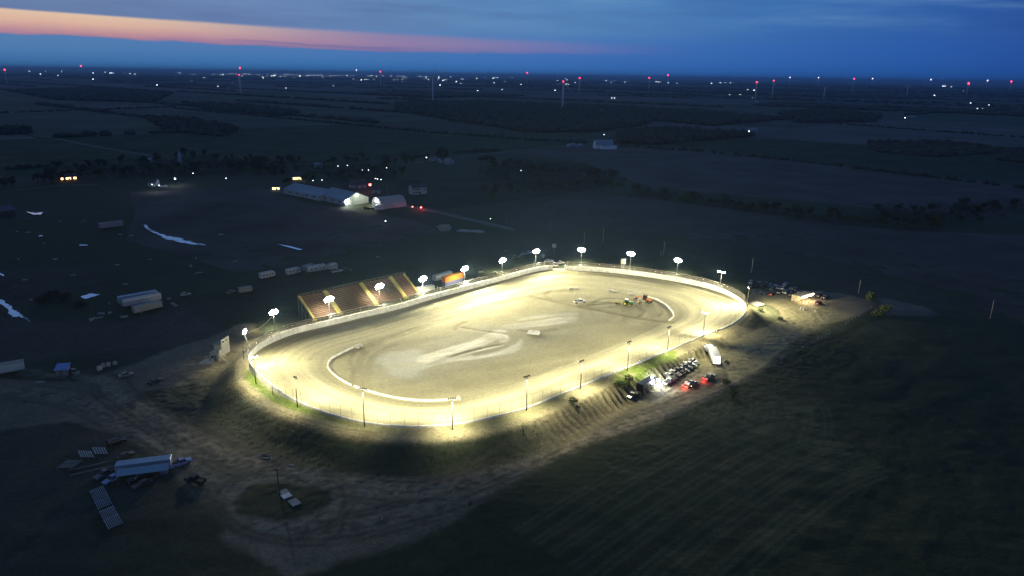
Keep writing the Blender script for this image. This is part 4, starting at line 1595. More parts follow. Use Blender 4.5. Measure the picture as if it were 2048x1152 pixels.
def make_vehicle(kind, color, tail=False, head=False):
    pm = paint_m(color)
    nm = {'sedan': 'car', 'suv': 'suv', 'pickup': 'pickup_truck', 'hatch': 'car', 'race': 'race_car', 'van': 'van'}[kind]
    root = thing(nm, 'x', 'car')
    if kind in ('sedan', 'hatch'):
        e = 0 if kind == 'sedan' else .3
        body_prism([(-2.35 + e, .28), (2.35, .28), (2.38, .55), (2.25, .72), (.95, .93), (-1.6, .97), (-2.3 + e, .9), (-2.38 + e, .6)], 1.84).build('body', pm, root)
        cabin(root, -1.75 + e * .2, 1.0, .94, -1.15 + e * -.5, .28, 1.44, 1.84, pm)
        wheels(root, (-1.4, 1.45), 1.84)
        lamps(root, 2.33, -2.35 + e, 1.84, .58, .72, tail, head)
    elif kind == 'suv':
        body_prism([(-2.4, .35), (2.4, .35), (2.44, .7), (2.3, .98), (1.1, 1.12), (-2.3, 1.14), (-2.42, .7)], 1.95).build('body', pm, root)
        cabin(root, -2.3, 1.2, 1.1, -2.05, .55, 1.74, 1.95, pm)
        wheels(root, (-1.45, 1.5), 1.95, .38)
        lamps(root, 2.4, -2.4, 1.95, .78, .95, tail, head)
    elif kind == 'van':
        body_prism([(-2.7, .35), (2.5, .35), (2.6, .8), (2.2, 1.2), (1.5, 2.1), (-2.65, 2.15), (-2.72, .8)], 2.0, .9).build('body', pm, root)
        MB().box((1.86, 0, 1.28), (.5, 1.62, .62), shift=(-.42, 0)).build('windscreen', GLASS, root)
        for s in (-1, 1):
            MB().box((.9, s * .925, 1.3), (1.0, .03, .5)).build('side_window', GLASS, root)
        wheels(root, (-1.7, 1.6), 2.0, .36)
        lamps(root, 2.56, -2.7, 2.0, .72, .95, tail, head)
    elif kind == 'pickup':
        b = body_prism([(-2.8, .5), (2.8, .5), (2.84, .85), (2.7, 1.1), (1.35, 1.2), (-.55, 1.2), (-.6, 1.14), (-2.78, 1.14), (-2.84, .8)], 2.0)
        b.build('body', pm, root)
        MB().box((-1.7, 0, 1.142), (2.0, 1.6, .03)).build('cargo_bed', mat('bed_liner', (.03, .03, .032), .8), root)
        for s in (-1, 1):
            MB().box((-1.7, s * .89, 1.12), (2.2, .12, .14)).build('bed_rail', pm, root)
        cabin(root, -.6, 1.45, 1.17, -.4, .75, 1.86, 2.0, pm)
        wheels(root, (-1.75, 1.8), 2.0, .41, .28)
        lamps(root, 2.8, -2.82, 2.0, .85, .9, tail, head)
    else:  # dirt race car: wedge nose, wide flat deck, tall spoiler
        body_prism([(-2.4, .2), (2.4, .12), (2.45, .3), (1.1, .78), (.9, .86), (-2.35, .98), (-2.42, .5)], 2.05, .96).build('body', pm, root)
        cabin(root, -1.2, .8, .86, -.8, .05, 1.28, 1.8, pm, 'cockpit')
        sp_ = MB().box((-2.35, 0, .96), (.06, 1.95, .3), shift=(-.1, 0))
        for s in (-1, 1):
            sp_.box((-2.1, s * .95, .9), (.6, .04, .3))
        sp_.build('rear_spoiler', pm, root)
        MB().box((1.6, 0, .64), (.7, .5, .08)).build('hood_scoop', BLACK, root)
        wheels(root, (-1.35, 1.35), 2.12, .36, .34)
    return root


VPROTO = {}


def vehicle(kind, color, p0, p1, label, cat, group=None, tail=False, head=False, sc=1.0, mid=False):
    """p0 = pixel of the rear on the ground, p1 = pixel of the front"""
    a, b = at(*p0), at(*p1)
    loc = ((a[0] + b[0]) / 2, (a[1] + b[1]) / 2, (a[2] + b[2]) / 2 + .02)
    rz = atan2(b[1] - a[1], b[0] - a[0])
    key = (kind, color, tail, head)
    if key not in VPROTO:
        VPROTO[key] = make_vehicle(*key)
        o = VPROTO[key]
        o.location, o.rotation_euler = loc, (0, 0, rz)
        o.scale = (sc, sc, sc)
        if 'group' in o:
            del o['group']
        tag(o, label, cat, group)
        return o
    o = dup(VPROTO[key], loc, rz, label, group, (sc, sc, sc))
    if not group and 'group' in o:
        del o['group']
    o['category'] = cat
    return o


PARK = 'cars parked at the back of the pit ground'
for k, c, a, b, lb in [('suv', 'silver', (1499, 571), (1504, 563), 'silver suv at the left end of the back pit cars'), ('suv', 'grey', (1498, 577), (1504, 571), 'grey suv right behind the dim floodlight pole'),
                       ('sedan', 'black', (1510, 578), (1516, 569), 'black car second from the left among the back pit cars'), ('suv', 'black', (1521, 580), (1526, 571), 'black suv left of the white quad bikes'),
                       ('sedan', 'black', (1532, 582), (1537, 574), 'black car behind the white quad bikes'), ('suv', 'silver', (1547, 580), (1553, 572), 'silver car in the middle of the back pit cars'),
                       ('sedan', 'silver', (1553, 581), (1560, 573), 'silver saloon right of the middle of the back pit cars'), ('hatch', 'green', (1541, 582), (1548, 577), 'pale green small car above the red car'),
                       ('hatch', 'white', (1562, 582), (1568, 575), 'white car in the right half of the back pit cars'), ('sedan', 'black', (1555, 589), (1562, 583), 'black saloon in front of the white car'),
                       ('sedan', 'red', (1540, 593), (1545, 587), 'bright red car at the front of the back pit cars'), ('suv', 'grey', (1568, 591), (1575, 583), 'grey suv with shining corner, front right of the back pit cars'),
                       ('pickup', 'silver', (1577, 587), (1585, 580), 'silver pickup near the right end of the back pit cars'), ('suv', 'black', (1579, 595), (1584, 588), 'black suv at the right end of the front row'),
                       ('pickup', 'black', (1507, 572), (1513, 565), 'black pickup in the back row, left of the black suv'), ('suv', 'grey', (1516, 573), (1522, 566), 'dark grey suv in the hindmost row of the pit cars'),
                       ('pickup', 'grey', (1527, 575), (1533, 568), 'grey pickup in the hindmost row above the quad bikes'), ('sedan', 'silver', (1538, 576), (1543, 570), 'silver saloon in the hindmost row above the green small car'),
                       ('van', 'grey', (1567, 577), (1574, 571), 'grey van in the hindmost row behind the white car'), ('sedan', 'black', (1596, 588), (1602, 582), 'black saloon between the grey saloon and the lit stall'),
                       ('sedan', 'grey', (1587, 583), (1592, 578), 'grey saloon at the far right of the back pit cars'), ('sedan', 'tan', (1566, 588), (1571, 582), 'tan saloon between the white and grey cars')]:
    vehicle(k, c, a, b, lb, 'car', PARK)
STOCK = 'race cars parked in a row in the pit'
for i, (c, a, b, lb) in enumerate([('grey', (1333, 753), (1349, 762), 'grey race car at the left end of the parked row'), ('silver', (1341, 748), (1357, 755), 'silver race car second in the parked row'),
                                   ('black', (1349, 742), (1366, 750), 'black race car third in the parked row'), ('silver', (1357, 737), (1373, 744), 'silver race car in the middle of the parked row'),
                                   ('grey', (1364, 731), (1380, 739), 'grey race car fifth in the parked row'), ('white', (1372, 726), (1388, 734), 'white race car near the right end of the row'),
                                   ('silver', (1379, 721), (1394, 728), 'silver race car at the right end of the row')]):
    vehicle('race', c, a, b, lb, 'race car', STOCK)
vehicle('pickup', 'silver', (1330, 772), (1345, 762), 'silver pickup facing away beside the dazzling work lights', 'pickup truck')
vehicle('pickup', 'white', (1143, 607), (1176, 605), 'white pickup truck driving across the infield', 'pickup truck')
vehicle('pickup', 'white', (1112, 529), (1126, 528), 'white pickup truck standing in the track gate', 'pickup truck')
vehicle('pickup', 'white', (1115, 535), (1100, 530), 'glaring white truck at the very edge of the track gate', 'pickup truck')
vehicle('van', 'white', (1104, 528), (1091, 525), 'white van left of the track gate', 'van')
for k, c, a, b, lb in [('sedan', 'grey', (1024, 518), (1035, 514), 'grey car parked on the grass left of the gate floodlight'), ('sedan', 'silver', (1042, 512), (1052, 509), 'silver car behind the gate floodlight'),
                       ('pickup', 'paleblue', (1050, 510), (1062, 507), 'pale pickup at the right of the cars behind the gate floodlight'), ('sedan', 'grey', (1036, 517), (1046, 513), 'dark grey car between two cars left of the gate'),
                       ('pickup', 'white', (664, 547), (684, 543), 'white pickup beside the large camper'), ('sedan', 'black', (688, 543), (702, 541), 'black car at the right end of the camper row'),
                       ('sedan', 'grey', (453, 589), (470, 584), 'dark car left of the grey box trailer behind the grandstand'), ('hatch', 'silver', (362, 592), (380, 590), 'pale car right of the white semi trailers'),
                       ('sedan', 'black', (300, 769), (322, 762), 'dark car parked on the gravel left of the rutted bend'), ('sedan', 'tan', (243, 755), (262, 750), 'dull tan car left of the gravel triangle'),
                       ('suv', 'black', (218, 893), (248, 884), 'black suv topmost in the lower left yard'), ('sedan', 'brown', (237, 921), (266, 909), 'brown car left of the blue roofed trailer'),
                       ('pickup', 'grey', (228, 944), (197, 960), 'grey pickup left of the pale blue car'), ('sedan', 'paleblue', (239, 954), (211, 969), 'pale blue car in the lower left yard'),
                       ('pickup', 'black', (300, 955), (263, 968), 'black pickup below the blue roofed trailer'), ('sedan', 'brown', (304, 964), (268, 979), 'brown car nearest the dark field'),
                       ('pickup', 'paleblue', (346, 936), (378, 925), 'pale blue pickup right of the blue roofed trailer'), ('pickup', 'black', (412, 971), (370, 959), 'black pickup standing alone on the gravel'),
                       ('hatch', 'grey', (149, 749), (146, 741), 'small grey car beside the blue roofed shed'), ('sedan', 'grey', (890, 462), (873, 459), 'pale blue-grey car in the field behind the containers')]:
    vehicle(k, c, a, b, lb, 'pickup truck' if k == 'pickup' else 'car')


# ---- trailers, campers, containers
TW = mat('white_trailer_skin', (.50, .52, .54), .45, .1, var=.1, scale=.6)
TB = mat('blue_roof_sheet', (.22, .34, .55), .4, .2, var=.1, scale=.6)
TG = mat('grey_trailer_skin', (.28, .29, .28), .55, .1, var=.12, scale=.6)
TK = mat('black_trailer_skin', (.015, .016, .02), .25, .1, var=.1)
TP = mat('pale_roof_sheet', (.42, .46, .52), .5, .1, var=.1, scale=.5)


def pos(p0, p1):
    a, b = at(*p0), at(*p1)
    return ((a[0] + b[0]) / 2, (a[1] + b[1]) / 2, min(a[2], b[2])), atan2(b[1] - a[1], b[0] - a[0]), hypot(b[0] - a[0], b[1] - a[1])


def box_trailer(p0, p1, label, L=None, W_=2.5, H=2.7, z=1.1, skin=TW, roof=TP, group=None, nose=True, axles=2, tongue=True, name='box_trailer', lit_back=False):
    loc, rz, l = pos(p0, p1)
    L = L or l
    root = thing(name, label, 'trailer', loc, rz, group)
    MB().box((0, 0, z), (L, W_, H)).box((0, 0, z - .18), (L * .98, W_ * .7, .18)).build('box_body', skin, root)
    rb = MB().box((0, 0, z + H), (L + .04, W_ + .04, .07), top=(.99, .9))
    for k in range(1, int(L / 1.6)):
        rb.box((-L / 2 + k * 1.6, 0, z + H + .05), (.06, W_ * .9, .04))
    rb.build('roof', roof, root)
    d = MB()
    for s in (-1, 1):
        d.box((-L / 2 - .02, s * W_ * .24, z + .08), (.05, W_ * .46, H - .2))
    d.build('rear_door', mat('trailer_rear_glow', (1, 1, 1), .5, var=0, emit=(1, 1, .93), es=3.0) if lit_back else skin, root)  # glowing door panels stand in for light in the open rear
    tr = MB()
    for s in (-1, 1):
        tr.box((0, s * (W_ / 2 + .012), z - .02), (L, .03, .12))
        tr.box((0, s * (W_ / 2 + .012), z + H - .12), (L, .03, .12))
    tr.build('trim_rail', STEEL, root)
    for k in range(axles):
        x = -L * .28 + k * 1.15
        for s in (-1, 1):
            w_ = MB().cyl((x, s * (W_ / 2 - .3), .48), (x, s * (W_ / 2 - .02), .48), .48, n=12).build('wheel', TYRE, root)
            MB().cyl((x, s * (W_ / 2 - .03), .48), (x, s * (W_ / 2), .48), .26, n=8).build('rim', RIM, w_)
    if tongue:
        MB().cyl((L / 2 - .2, -W_ * .3, z - .2), (L / 2 + 1.2, 0, z - .3), .07, n=5).cyl((L / 2 - .2, W_ * .3, z - .2), (L / 2 + 1.2, 0, z - .3), .07, n=5).cyl((L / 2 + .8, 0, 0), (L / 2 + .8, 0, z), .06, n=5).build('tongue', BLACK, root)
    else:
        g2 = MB()
        for s in (-1, 1):
            g2.box((L * .28, s * W_ * .35, 0), (.15, .15, z))
        g2.build('landing_gear', BLACK, root)
    return root


ST = 'white semi trailers parked in the left yard'
box_trailer((240, 611), (313, 597), 'rearmost white semi trailer of the three left of the floodlights', 16, 2.6, 2.8, 1.2, TW, TB, ST, tongue=False)
box_trailer((247, 617), (321, 602), 'middle white semi trailer with a pale roof edge', 16, 2.6, 2.8, 1.2, TW, TP, ST, tongue=False)
box_trailer((268, 629), (322, 617), 'shorter greyish box trailer in front of the two white semi trailers', 12, 2.6, 2.6, 1.1, TG, mat('greenish_roof', (.30, .34, .33), .6), ST, tongue=False)
box_trailer((-38, 757), (33, 745), 'white box trailer cut off by the left edge', 15, 2.6, 2.9, 1.1, mat('pale_green_skin', (.42, .52, .52), .5), TG, tongue=False)
box_trailer((478, 587), (504, 583), 'small grey box trailer behind the left end of the grandstand', 6, 2.2, 2.2, .6, TG, TG)
box_trailer((253, 948), (327, 938), 'trailer with pale blue roof and awning in the lower left yard', 13, 2.9, 2.6, .7, TP, TB)
aw = thing('awning', 'pale blue awning stretched beside the roofed trailer in the lower left yard', 'awning', pos((256, 950), (330, 942))[0], pos((253, 948), (327, 938))[1])
MB().add([(-6, -2.0, 3.3), (6, -2.0, 3.3), (6, -4.3, 2.5), (-6, -4.3, 2.5), (-6, -2.0, 3.24), (6, -2.0, 3.24), (6, -4.3, 2.44), (-6, -4.3, 2.44)],
         [(0, 1, 2, 3), (7, 6, 5, 4), (0, 3, 7, 4), (1, 5, 6, 2), (2, 6, 7, 3), (0, 4, 5, 1)]).build('canopy', mat('pale_blue_canvas', (.30, .42, .52), .6), aw)
for x in (-5.8, 0, 5.8):
    MB().cyl((x, -4.2, 0), (x, -4.2, 2.5), .05, n=6).build('awning_pole', STEEL, aw)
# black pickup towing a black trailer
box_trailer((1308, 772), (1277, 786), 'glossy black enclosed trailer hitched to a black pickup', 8.6, 2.6, 2.5, .6, TK, mat('glossy_dark_roof', (.03, .035, .045), .15))
vehicle('pickup', 'black', (1276, 788), (1256, 797), 'black pickup hitched to the black enclosed trailer', 'pickup truck')
# white semi truck with lit trailer
box_trailer((1433, 735), (1423, 712), 'white semi trailer in the pit with its bright open rear', 9.5, 2.6, 2.9, 1.15, TW, TP, None, tongue=False, lit_back=True)
loc, rz, l = pos((1422, 709), (1416, 700))
tk_ = thing('semi_truck', 'white semi truck tractor in front of the lit pit trailer', 'truck', loc, rz)
MB().box((.4, 0, .95), (2.6, 2.4, 2.3), top=(.85, .92), shift=(-.15, 0)).build('cab', TW, tk_)
MB().box((2.2, 0, .9), (1.6, 1.9, 1.2), top=(.9, .85)).build('hood', TW, tk_)
MB().box((1.62, 0, 2.1), (.25, 2.0, .8), shift=(-.18, 0)).build('windscreen', GLASS, tk_)
MB().box((-1.2, 0, .7), (5.6, .9, .3)).build('chassis', BLACK, tk_)
wheels(tk_, (-3.0, -1.8, 2.2), 2.4, .5, .35)
for s in (-1, 1):
    MB().cyl((-1.0, s * 1.1, 1.0), (-1.0, s * 1.1, 3.9), .09, n=8).build('exhaust_stack', RIM, tk_)
    MB().box((3.0, s * .75, 1.15), (.08, .35, .2)).build('headlight', HEAD_L, tk_)
# car trailer with tail lights, towing pickup
loc, rz, l = pos((1370, 776), (1396, 766))
ct = thing('car_trailer', 'open car trailer with red tail lights carrying a race car', 'trailer', loc, rz)
MB().box((0, 0, .5), (6.6, 2.3, .14)).box((3.9, 0, .5), (1.4, .15, .12)).build('flatbed', mat('trailer_deck', (.12, .11, .1), .8), ct)
for s in (-1, 1):
    MB().box((-3.34, s * .95, .48), (.12, .45, .3)).build('taillight', RED_ON, ct)
    MB().box((-1.5, s * 1.18, .6), (.3, .06, .16)).build('marker_lamp', AMB_ON, ct)
    MB().box((-3.34, s * .4, .5), (.1, .2, .12)).build('marker_lamp', AMB_ON if s < 0 else RED_ON, ct)
    MB().box((0, s * 1.2, .55), (2.4, .22, .12)).build('fender', STEEL, ct)
wheels(ct, (-.6, .4), 2.35, .33)
o = vehicle('race', 'silver', (1373, 775), (1392, 767), 'silver race car loaded on the tail lit open trailer', 'race car')
o.location.z += .66
vehicle('pickup', 'grey', (1409, 763), (1427, 754), 'grey pickup with lit brake lights towing the open trailer', 'pickup truck', tail=True)
for nm_, p, e, colr in (('tail_glow', (1369, 777), 55, (1, .03, .02)), ('brake_glow', (1407, 764), 35, (1, .03, .02))):
    ld = bpy.data.lights.new(nm_, 'POINT')
    ld.energy, ld.color, ld.shadow_soft_size = e * 6, colr, .15
    lo = bpy.data.objects.new(nm_, ld)
    COL.objects.link(lo)
    a = at(*p)
    lo.location = (a[0], a[1], a[2] + .9)
    lo.parent = ct
    lo.matrix_parent_inverse = Matrix.Translation(ct.location).inverted() @ Matrix.Identity(4)
    bpy.context.view_layer.update()
    lo.matrix_parent_inverse = ct.matrix_world.inverted()


def camper(p0, p1, label, L, H=2.6, skin=TW):
    loc, rz, l = pos(p0, p1)
    root = thing('camper_trailer', label, 'camper', loc, rz, 'campers behind the grandstand')
    W_ = 2.5
    pr = [(-L / 2, .6), (L / 2 - .5, .6), (L / 2, 1.2), (L / 2 - .15, 2.4), (L / 2 - .9, .6 + H), (-L / 2 + .25, .6 + H), (-L / 2, .6 + H - .3)]
    MB().prism(pr, -W_ / 2, W_ / 2).build('shell', skin, root)
    for s in (-1, 1):
        for x in (-L * .32, -L * .08, L * .3):
            MB().box((x, s * (W_ / 2 + .01), 1.75), (.95, .04, .6)).build('window', GLASS, root)
        MB().box((L * .12, s * (W_ / 2 + .012), .85), (.7, .05, 1.85)).build('door', TG, root)
        MB().box((0, s * (W_ / 2 + .008), 1.3), (L * .8, .02, .14)).build('stripe', mat('camper_stripe', (.10, .12, .2), .5), root)
    for x in (-L * .2, L * .2):
        MB().box((x, 0, .6 + H), (.9, .7, .22), top=(.8, .8)).build('roof_vent', TG, root)
    wheels(root, (-.9, 0), W_, .36)
    MB().cyl((L / 2 - .6, 0, .55), (L / 2 + 1.1, 0, .5), .08, n=5).build('tongue', BLACK, root)
    return root


camper((520, 559), (549, 552), 'leftmost of the white campers behind the grandstand', 8)
camper((573, 551), (601, 544), 'second white camper from the left behind the grandstand', 8)
camper((617, 546), (651, 540), 'largest white camper, third from the left', 10.5, 3.0)
camper((611, 543), (624, 539), 'greyish camper hidden behind the largest camper', 7, 2.7, TG)
camper((658, 541), (672, 536), 'short white camper right of the largest camper', 5.5, 2.7)


def container(p0, p1, label, col, L=12.2, z=0, group='shipping containers beside the grandstand'):
    loc, rz, l = pos(p0, p1)
    root = thing('shipping_container', label, 'container', (loc[0], loc[1], loc[2] + z), rz, group)
    mb = MB()
    n = int(L / .3)
    for s in (-1, 1):
        A, B = [], []
        for k in range(n * 2 + 1):
            x = -L / 2 + L * k / (2 * n)
            y = s * (1.2 - (.05 if (k // 2) % 2 else 0))
            A.append((x, y, .12))
            B.append((x, y, 2.5))
        mb.strip(A, B)
    mb.box((0, 0, .0), (L, 2.4, .13)).box((0, 0, 2.5), (L, 2.4, .1))
    mb.box((-L / 2 + .06, 0, .13), (.12, 2.4, 2.37)).box((L / 2 - .06, 0, .13), (.12, 2.4, 2.37))
    m = mat('container_%.2f_%.2f' % col[:2], col, .55, .1, var=.14, scale=.7)
    mb.build('corrugated_body', m, root)
    fr = MB()
    for x in (-L / 2, L / 2):
        for y in (-1.2, 1.2):
            fr.box((x, y, 0), (.16, .16, 2.62))
    fr.build('corner_post', m, root)
    d = MB()
    for y in (-.6, .6):
        d.box((L / 2 + .03, y, .15), (.05, 1.12, 2.3))
        d.cyl((L / 2 + .09, y * .5, .2), (L / 2 + .09, y * .5, 2.4), .025, n=4)
    d.build('end_door', m, root)
    return root


container((884, 576), (925, 562), 'blue shipping container underneath the orange one', (.10, .11, .22))
container((884, 576), (925, 562), 'orange shipping container stacked on the blue one', (.56, .19, .025), z=2.63)
container((833, 586), (867, 578), 'white container directly right of the grandstand', (.80, .81, .80), 9)
container((868, 562), (902, 551), 'long pale container behind the orange one', (.62, .66, .68))
bx = box_trailer((921, 560), (929, 556), 'small teal trailer at the right end of the orange container', 3, 2, 2.2, .4, mat('teal', (.12, .2, .2), .5), TG)

# tyre heaps
TH = mat('tyre_heap_rubber', (.10, .095, .085), .9, var=.3)
for i, (px, py, s) in enumerate(((945, 560, 1.0), (958, 557, 1.05), (968, 554, 1.1), (980, 552, 1.0), (990, 548, 1.0))):
    mb = MB()
    rr = random.Random(i)
    for _ in range(34):
        a, q_ = rr.uniform(0, 6.28), rr.random() ** .6 * 1.7
        x, y, z = cos(a) * q_, sin(a) * q_, max(.1, 1.35 * (1 - q_ / 1.9)) * rr.uniform(.6, 1)
        u = Vector((rr.gauss(0, .5), rr.gauss(0, .5), 1)).normalized() * .13
        mb.cyl(Vector((x, y, z)) - u, Vector((x, y, z)) + u, .36, n=9)
    o = mb.build('tyre_heap', TH, loc=at(px, py))
    o.scale = (s, s, s)
    tag(o, 'heap of old tyres in the row behind the far wall', 'tyre heap', 'row of tyre heaps behind the far wall')

# ================================================================== scoring booth at the left turn
TWR = mat('cream_painted_boards', (.50, .49, .38), .7, var=.12, scale=1.5)
GRF = mat('green_tin_roof', (.12, .2, .15), .5, var=.15)
bt = at(438, 722)
BR = atan2(*(np.array(gz(461, 697, 1)) - np.array(gz(448, 714, 1)))[::-1])      # direction of the tall front panel
booth = thing('scoring_booth', 'two storey cream booth with a tall white front panel left of the track', 'booth', bt, BR - .3)
# local x runs along the front panel (away from camera); -y faces the track
MB().box((2.2, 1.6, -.4), (4.6, 3.2, 3.3)).build('lower_room', TWR, booth)
MB().box((2.2, 1.8, 2.88), (4.9, 3.6, .14)).build('floor_slab', CONC2, booth)
MB().box((3.4, 1.3, 3.02), (3.4, 2.7, 2.7)).build('upper_room', TWR, booth)
MB().box((3.4, 1.3, 5.72), (3.9, 3.2, .16), top=(.9, .8)).build('roof', GRF, booth)
MB().add([(0.2, -.1, 1.2), (6.8, -.1, 1.2), (6.8, -.1, 7.3), (2.0, -.1, 7.3), (2.0, -.1, 3.9), (.2, -.1, 3.9), (.2, -.28, 1.2), (6.8, -.28, 1.2), (6.8, -.28, 7.3), (2.0, -.28, 7.3), (2.0, -.28, 3.9), (.2, -.28, 3.9)],
         [(5, 4, 3, 2, 1, 0), (6, 7, 8, 9, 10, 11)] + [(i, (i + 1) % 6, 6 + (i + 1) % 6, 6 + i) for i in range(6)]).build('front_panel', mat('white_board_panel', (.62, .61, .52), .6, var=.08), booth)
for x in (3.2, 5.2):
    MB().box((x, -.30, 6.0), (1.1, .05, .5)).build('window', GLASS, booth)
MB().box((-.12, 1.2, .1), (.05, 1.0, 2.1)).build('door', mat('dark_door', (.16, .15, .1), .7), booth)
MB().box((-.12, 2.4, .9), (.05, .9, .9)).build('window', GLASS, booth)
s_ = MB()
for i in range(10):
    s_.box((3.9 - i * .42, 3.55, 2.75 - i * .3), (.4, 1.0, .07))
for s in (3.05, 4.05):
    s_.cyl((4.1, s, 2.8), (-.2, s, -.2), .07, n=5)
    s_.cyl((4.1, s, 3.7), (-.2, s, .8), .04, n=5)
s_.build('staircase', STEEL, booth)
s_ = MB()
for i in range(8):
    s_.box((.4, -.6 - i * .3, 1.6 - i * .22), (1.2, .28, .06))
for x in (-.2, 1.0):
    s_.cyl((x, -.4, 1.7), (x, -2.9, -.2), .06, n=5)
s_.build('front_steps', mat('pale_wood', (.5, .48, .38), .7), booth)
tag(MB().box((0, 0, 0), (9, 5, .16)).build('concrete_pad', CONC2, loc=(bt[0] - 4, bt[1] + 1, bt[2] - .02), rz=BR), 'grey concrete pad beside the two storey booth', 'concrete pad')
# posts near the left turn
for p, h, lb in (((488, 717), 5.2, 'dark post between the booth and the left turn'), ((546, 790), 2.4, 'short dark post on the green verge at the lower left bend'), ((499, 713), 4.0, 'white post at the leftmost point of the wall')):
    a = at(*p)
    tag(MB().cyl((0, 0, -.2), (0, 0, h), .11, .09, 7).cyl((0, 0, h), (0, 0, h + .12), .16, n=7).build('post', WOOD if 'dark' in lb else CONC, loc=a), lb, 'post')

# ================================================================== infield machines
JG = mat('tractor_green', (.03, .22, .04), .4)
JY = mat('tractor_yellow', (.62, .5, .06), .5)
loc, rz, l = pos((1247, 609), (1263, 611))
loc, rz = at(1254, 610), rz
tr = thing('tractor', 'green farm tractor with white roof pulling a harrow in the infield', 'tractor', loc, rz - .15)
MB().box((1.35, 0, .85), (2.2, .85, .95), top=(.95, .85)).build('engine_hood', JG, tr)
MB().box((0, 0, .7), (1.4, .7, .5)).build('chassis', JG, tr)
MB().box((-.35, 0, 1.15), (1.5, 1.5, 1.35), top=(.88, .88)).build('cab', GLASS, tr)
MB().box((-.35, 0, 2.5), (1.7, 1.7, .24), top=(.85, .85)).build('cab_roof', mat('cream_roof', (.7, .7, .62), .5), tr)
for s in (-1, 1):
    w_ = MB().cyl((-.6, s * .85, .9), (-.6, s * 1.4, .9), .9, n=16).build('wheel', TYRE, tr)
    MB().cyl((-.6, s * 1.39, .9), (-.6, s * 1.43, .9), .5, n=12).build('rim', JY, w_)
    w_ = MB().cyl((1.9, s * .75, .6), (1.9, s * 1.15, .6), .6, n=14).build('wheel', TYRE, tr)
    MB().cyl((1.9, s * 1.14, .6), (1.9, s * 1.18, .6), .33, n=10).build('rim', JY, w_)
    MB().box((-.6, s * 1.1, 1.82), (1.2, .6, .07)).build('fender', JG, tr)
MB().cyl((1.6, .3, 1.7), (1.6, .3, 2.5), .06, n=6).build('exhaust', BLACK, tr)
a = at(1236, 607)
hr = thing('disc_harrow', 'yellowish disc harrow behind the green tractor', 'harrow', a, rz - .2)
fr = MB().box((0, 0, .7), (3.0, .14, .14)).box((0, .9, .7), (2.6, .12, .12)).box((0, -.9, .7), (2.6, .12, .12)).box((0, 0, .72), (.14, 2.2, .14)).box((1.8, 0, .6), (2.2, .12, .12))
fr.build('frame', JY, hr)
for y in (-.9, .9):
    d_ = MB()
    for k in range(8):
        x = -1.2 + k * .34
        d_.cyl((x, y - .03, .36), (x, y + .03, .36), .36, n=12)
    d_.build('disc_gang', mat('worn_steel', (.28, .25, .2), .5, .5), hr)
for s in (-1, 1):
    MB().cyl((-.3, s * 1.2, .4), (-.3, s * 1.4, .4), .4, n=12).build('wheel', TYRE, hr)
# orange grader
OR = mat('faded_orange', (.50, .15, .04), .55)
loc, rz2, l = pos((1281, 601), (1303, 606))
gr = thing('road_grader', 'orange and black grader parked by the right inner wall', 'grader', at(1290, 604), rz2)
MB().box((1.9, 0, 1.1), (2.4, 1.3, 1.2), top=(.9, .85)).build('engine_hood', OR, gr)
MB().box((-.1, 0, 1.1), (1.6, 1.7, 2.0), top=(.9, .9)).build('cab', GLASS, gr)
MB().box((-.1, 0, 3.1), (1.9, 1.9, .14)).build('cab_roof', BLACK, gr)
c_ = MB().box((-2.9, 0, 1.7), (4.4, .35, .35)).box((-5.0, 0, .9), (.4, .4, 1.1))
c_.build('frame_beam', OR, gr)
MB().box((-2.6, 0, .25), (.18, 3.6, .65), rz=.45).build('blade', STEEL, gr)
wheels(gr, (1.2, 2.7), 2.3, .62, .4)
wheels(gr, (-5.0,), 2.1, .55, .35)
a = at(1279, 607)
kk = thing('water_trailer', 'small yellowish trailer left of the grader', 'trailer', a, .4)
MB().cyl((-.8, 0, .95), (.8, 0, .95), .45, n=12).build('tank', mat('tan_tank', (.42, .36, .18), .6), kk)
MB().box((.2, 0, .42), (2.6, .9, .1)).build('frame', BLACK, kk)
wheels(kk, (0,), 1.3, .35)
# pale heap in the middle of the infield: mound of blocks
a = at(1067, 666)
mb = MB().box((0, 0, -.1), (5.0, 3.2, .75), top=(.85, .8)).box((1.2, -.2, .5), (1.9, 1.4, .6), top=(.8, .8)).box((-.9, .4, .55), (1.6, 1.6, .25), top=(.8, .8)).box((1.9, -1.1, .3), (1.1, .8, .7))
tag(mb.build('pale_block_pile', CONC, loc=a, rz=-.25), 'low white pile of blocks alone in the middle of the infield', 'block pile')

# ================================================================== gate, flag stand, signs
a = at(1246, 536)
fs_ = thing('flag_stand', 'bright white flag stand box behind the far turn fence', 'flag stand', a, 1.2)
for x in (-.9, .9):
    for y in (-.9, .9):
        MB().cyl((x, y, -.2), (x, y, 2.4), .07, n=5).build('leg', STEEL, fs_)
MB().box((0, 0, 2.4), (2.2, 2.2, 2.4)).build('box_room', mat('bright_white_board', (.75, .75, .7), .6), fs_)
MB().box((0, 0, 4.8), (2.5, 2.5, .12), top=(.8, .8)).build('roof', TP, fs_)
MB().box((0, -1.12, 3.5), (1.4, .05, .7)).build('window', GLASS, fs_)
MB().box((-1.9, 0, 1.0), (1.6, 1.4, .12)).cyl((-1.2, .6, 2.4), (-2.8, .6, -.2), .06, n=5).cyl((-1.2, -.6, 2.4), (-2.8, -.6, -.2), .06, n=5).build('platform', MATS['bright_white_board'], fs_)
a = at(1108, 506)
rs_ = thing('round_sign', 'round white sign on a post beyond the track gate', 'sign', a, 0)
MB().cyl((0, 0, -.2), (0, 0, 3.6), .12, n=7).build('post', STEEL, rs_)
sg = MB().cyl((0, -.12, 4.2), (0, .12, 4.2), 1.3, n=24).build('disc', mat('faded_white_sign', (.30, .31, .30), .6), rs_)
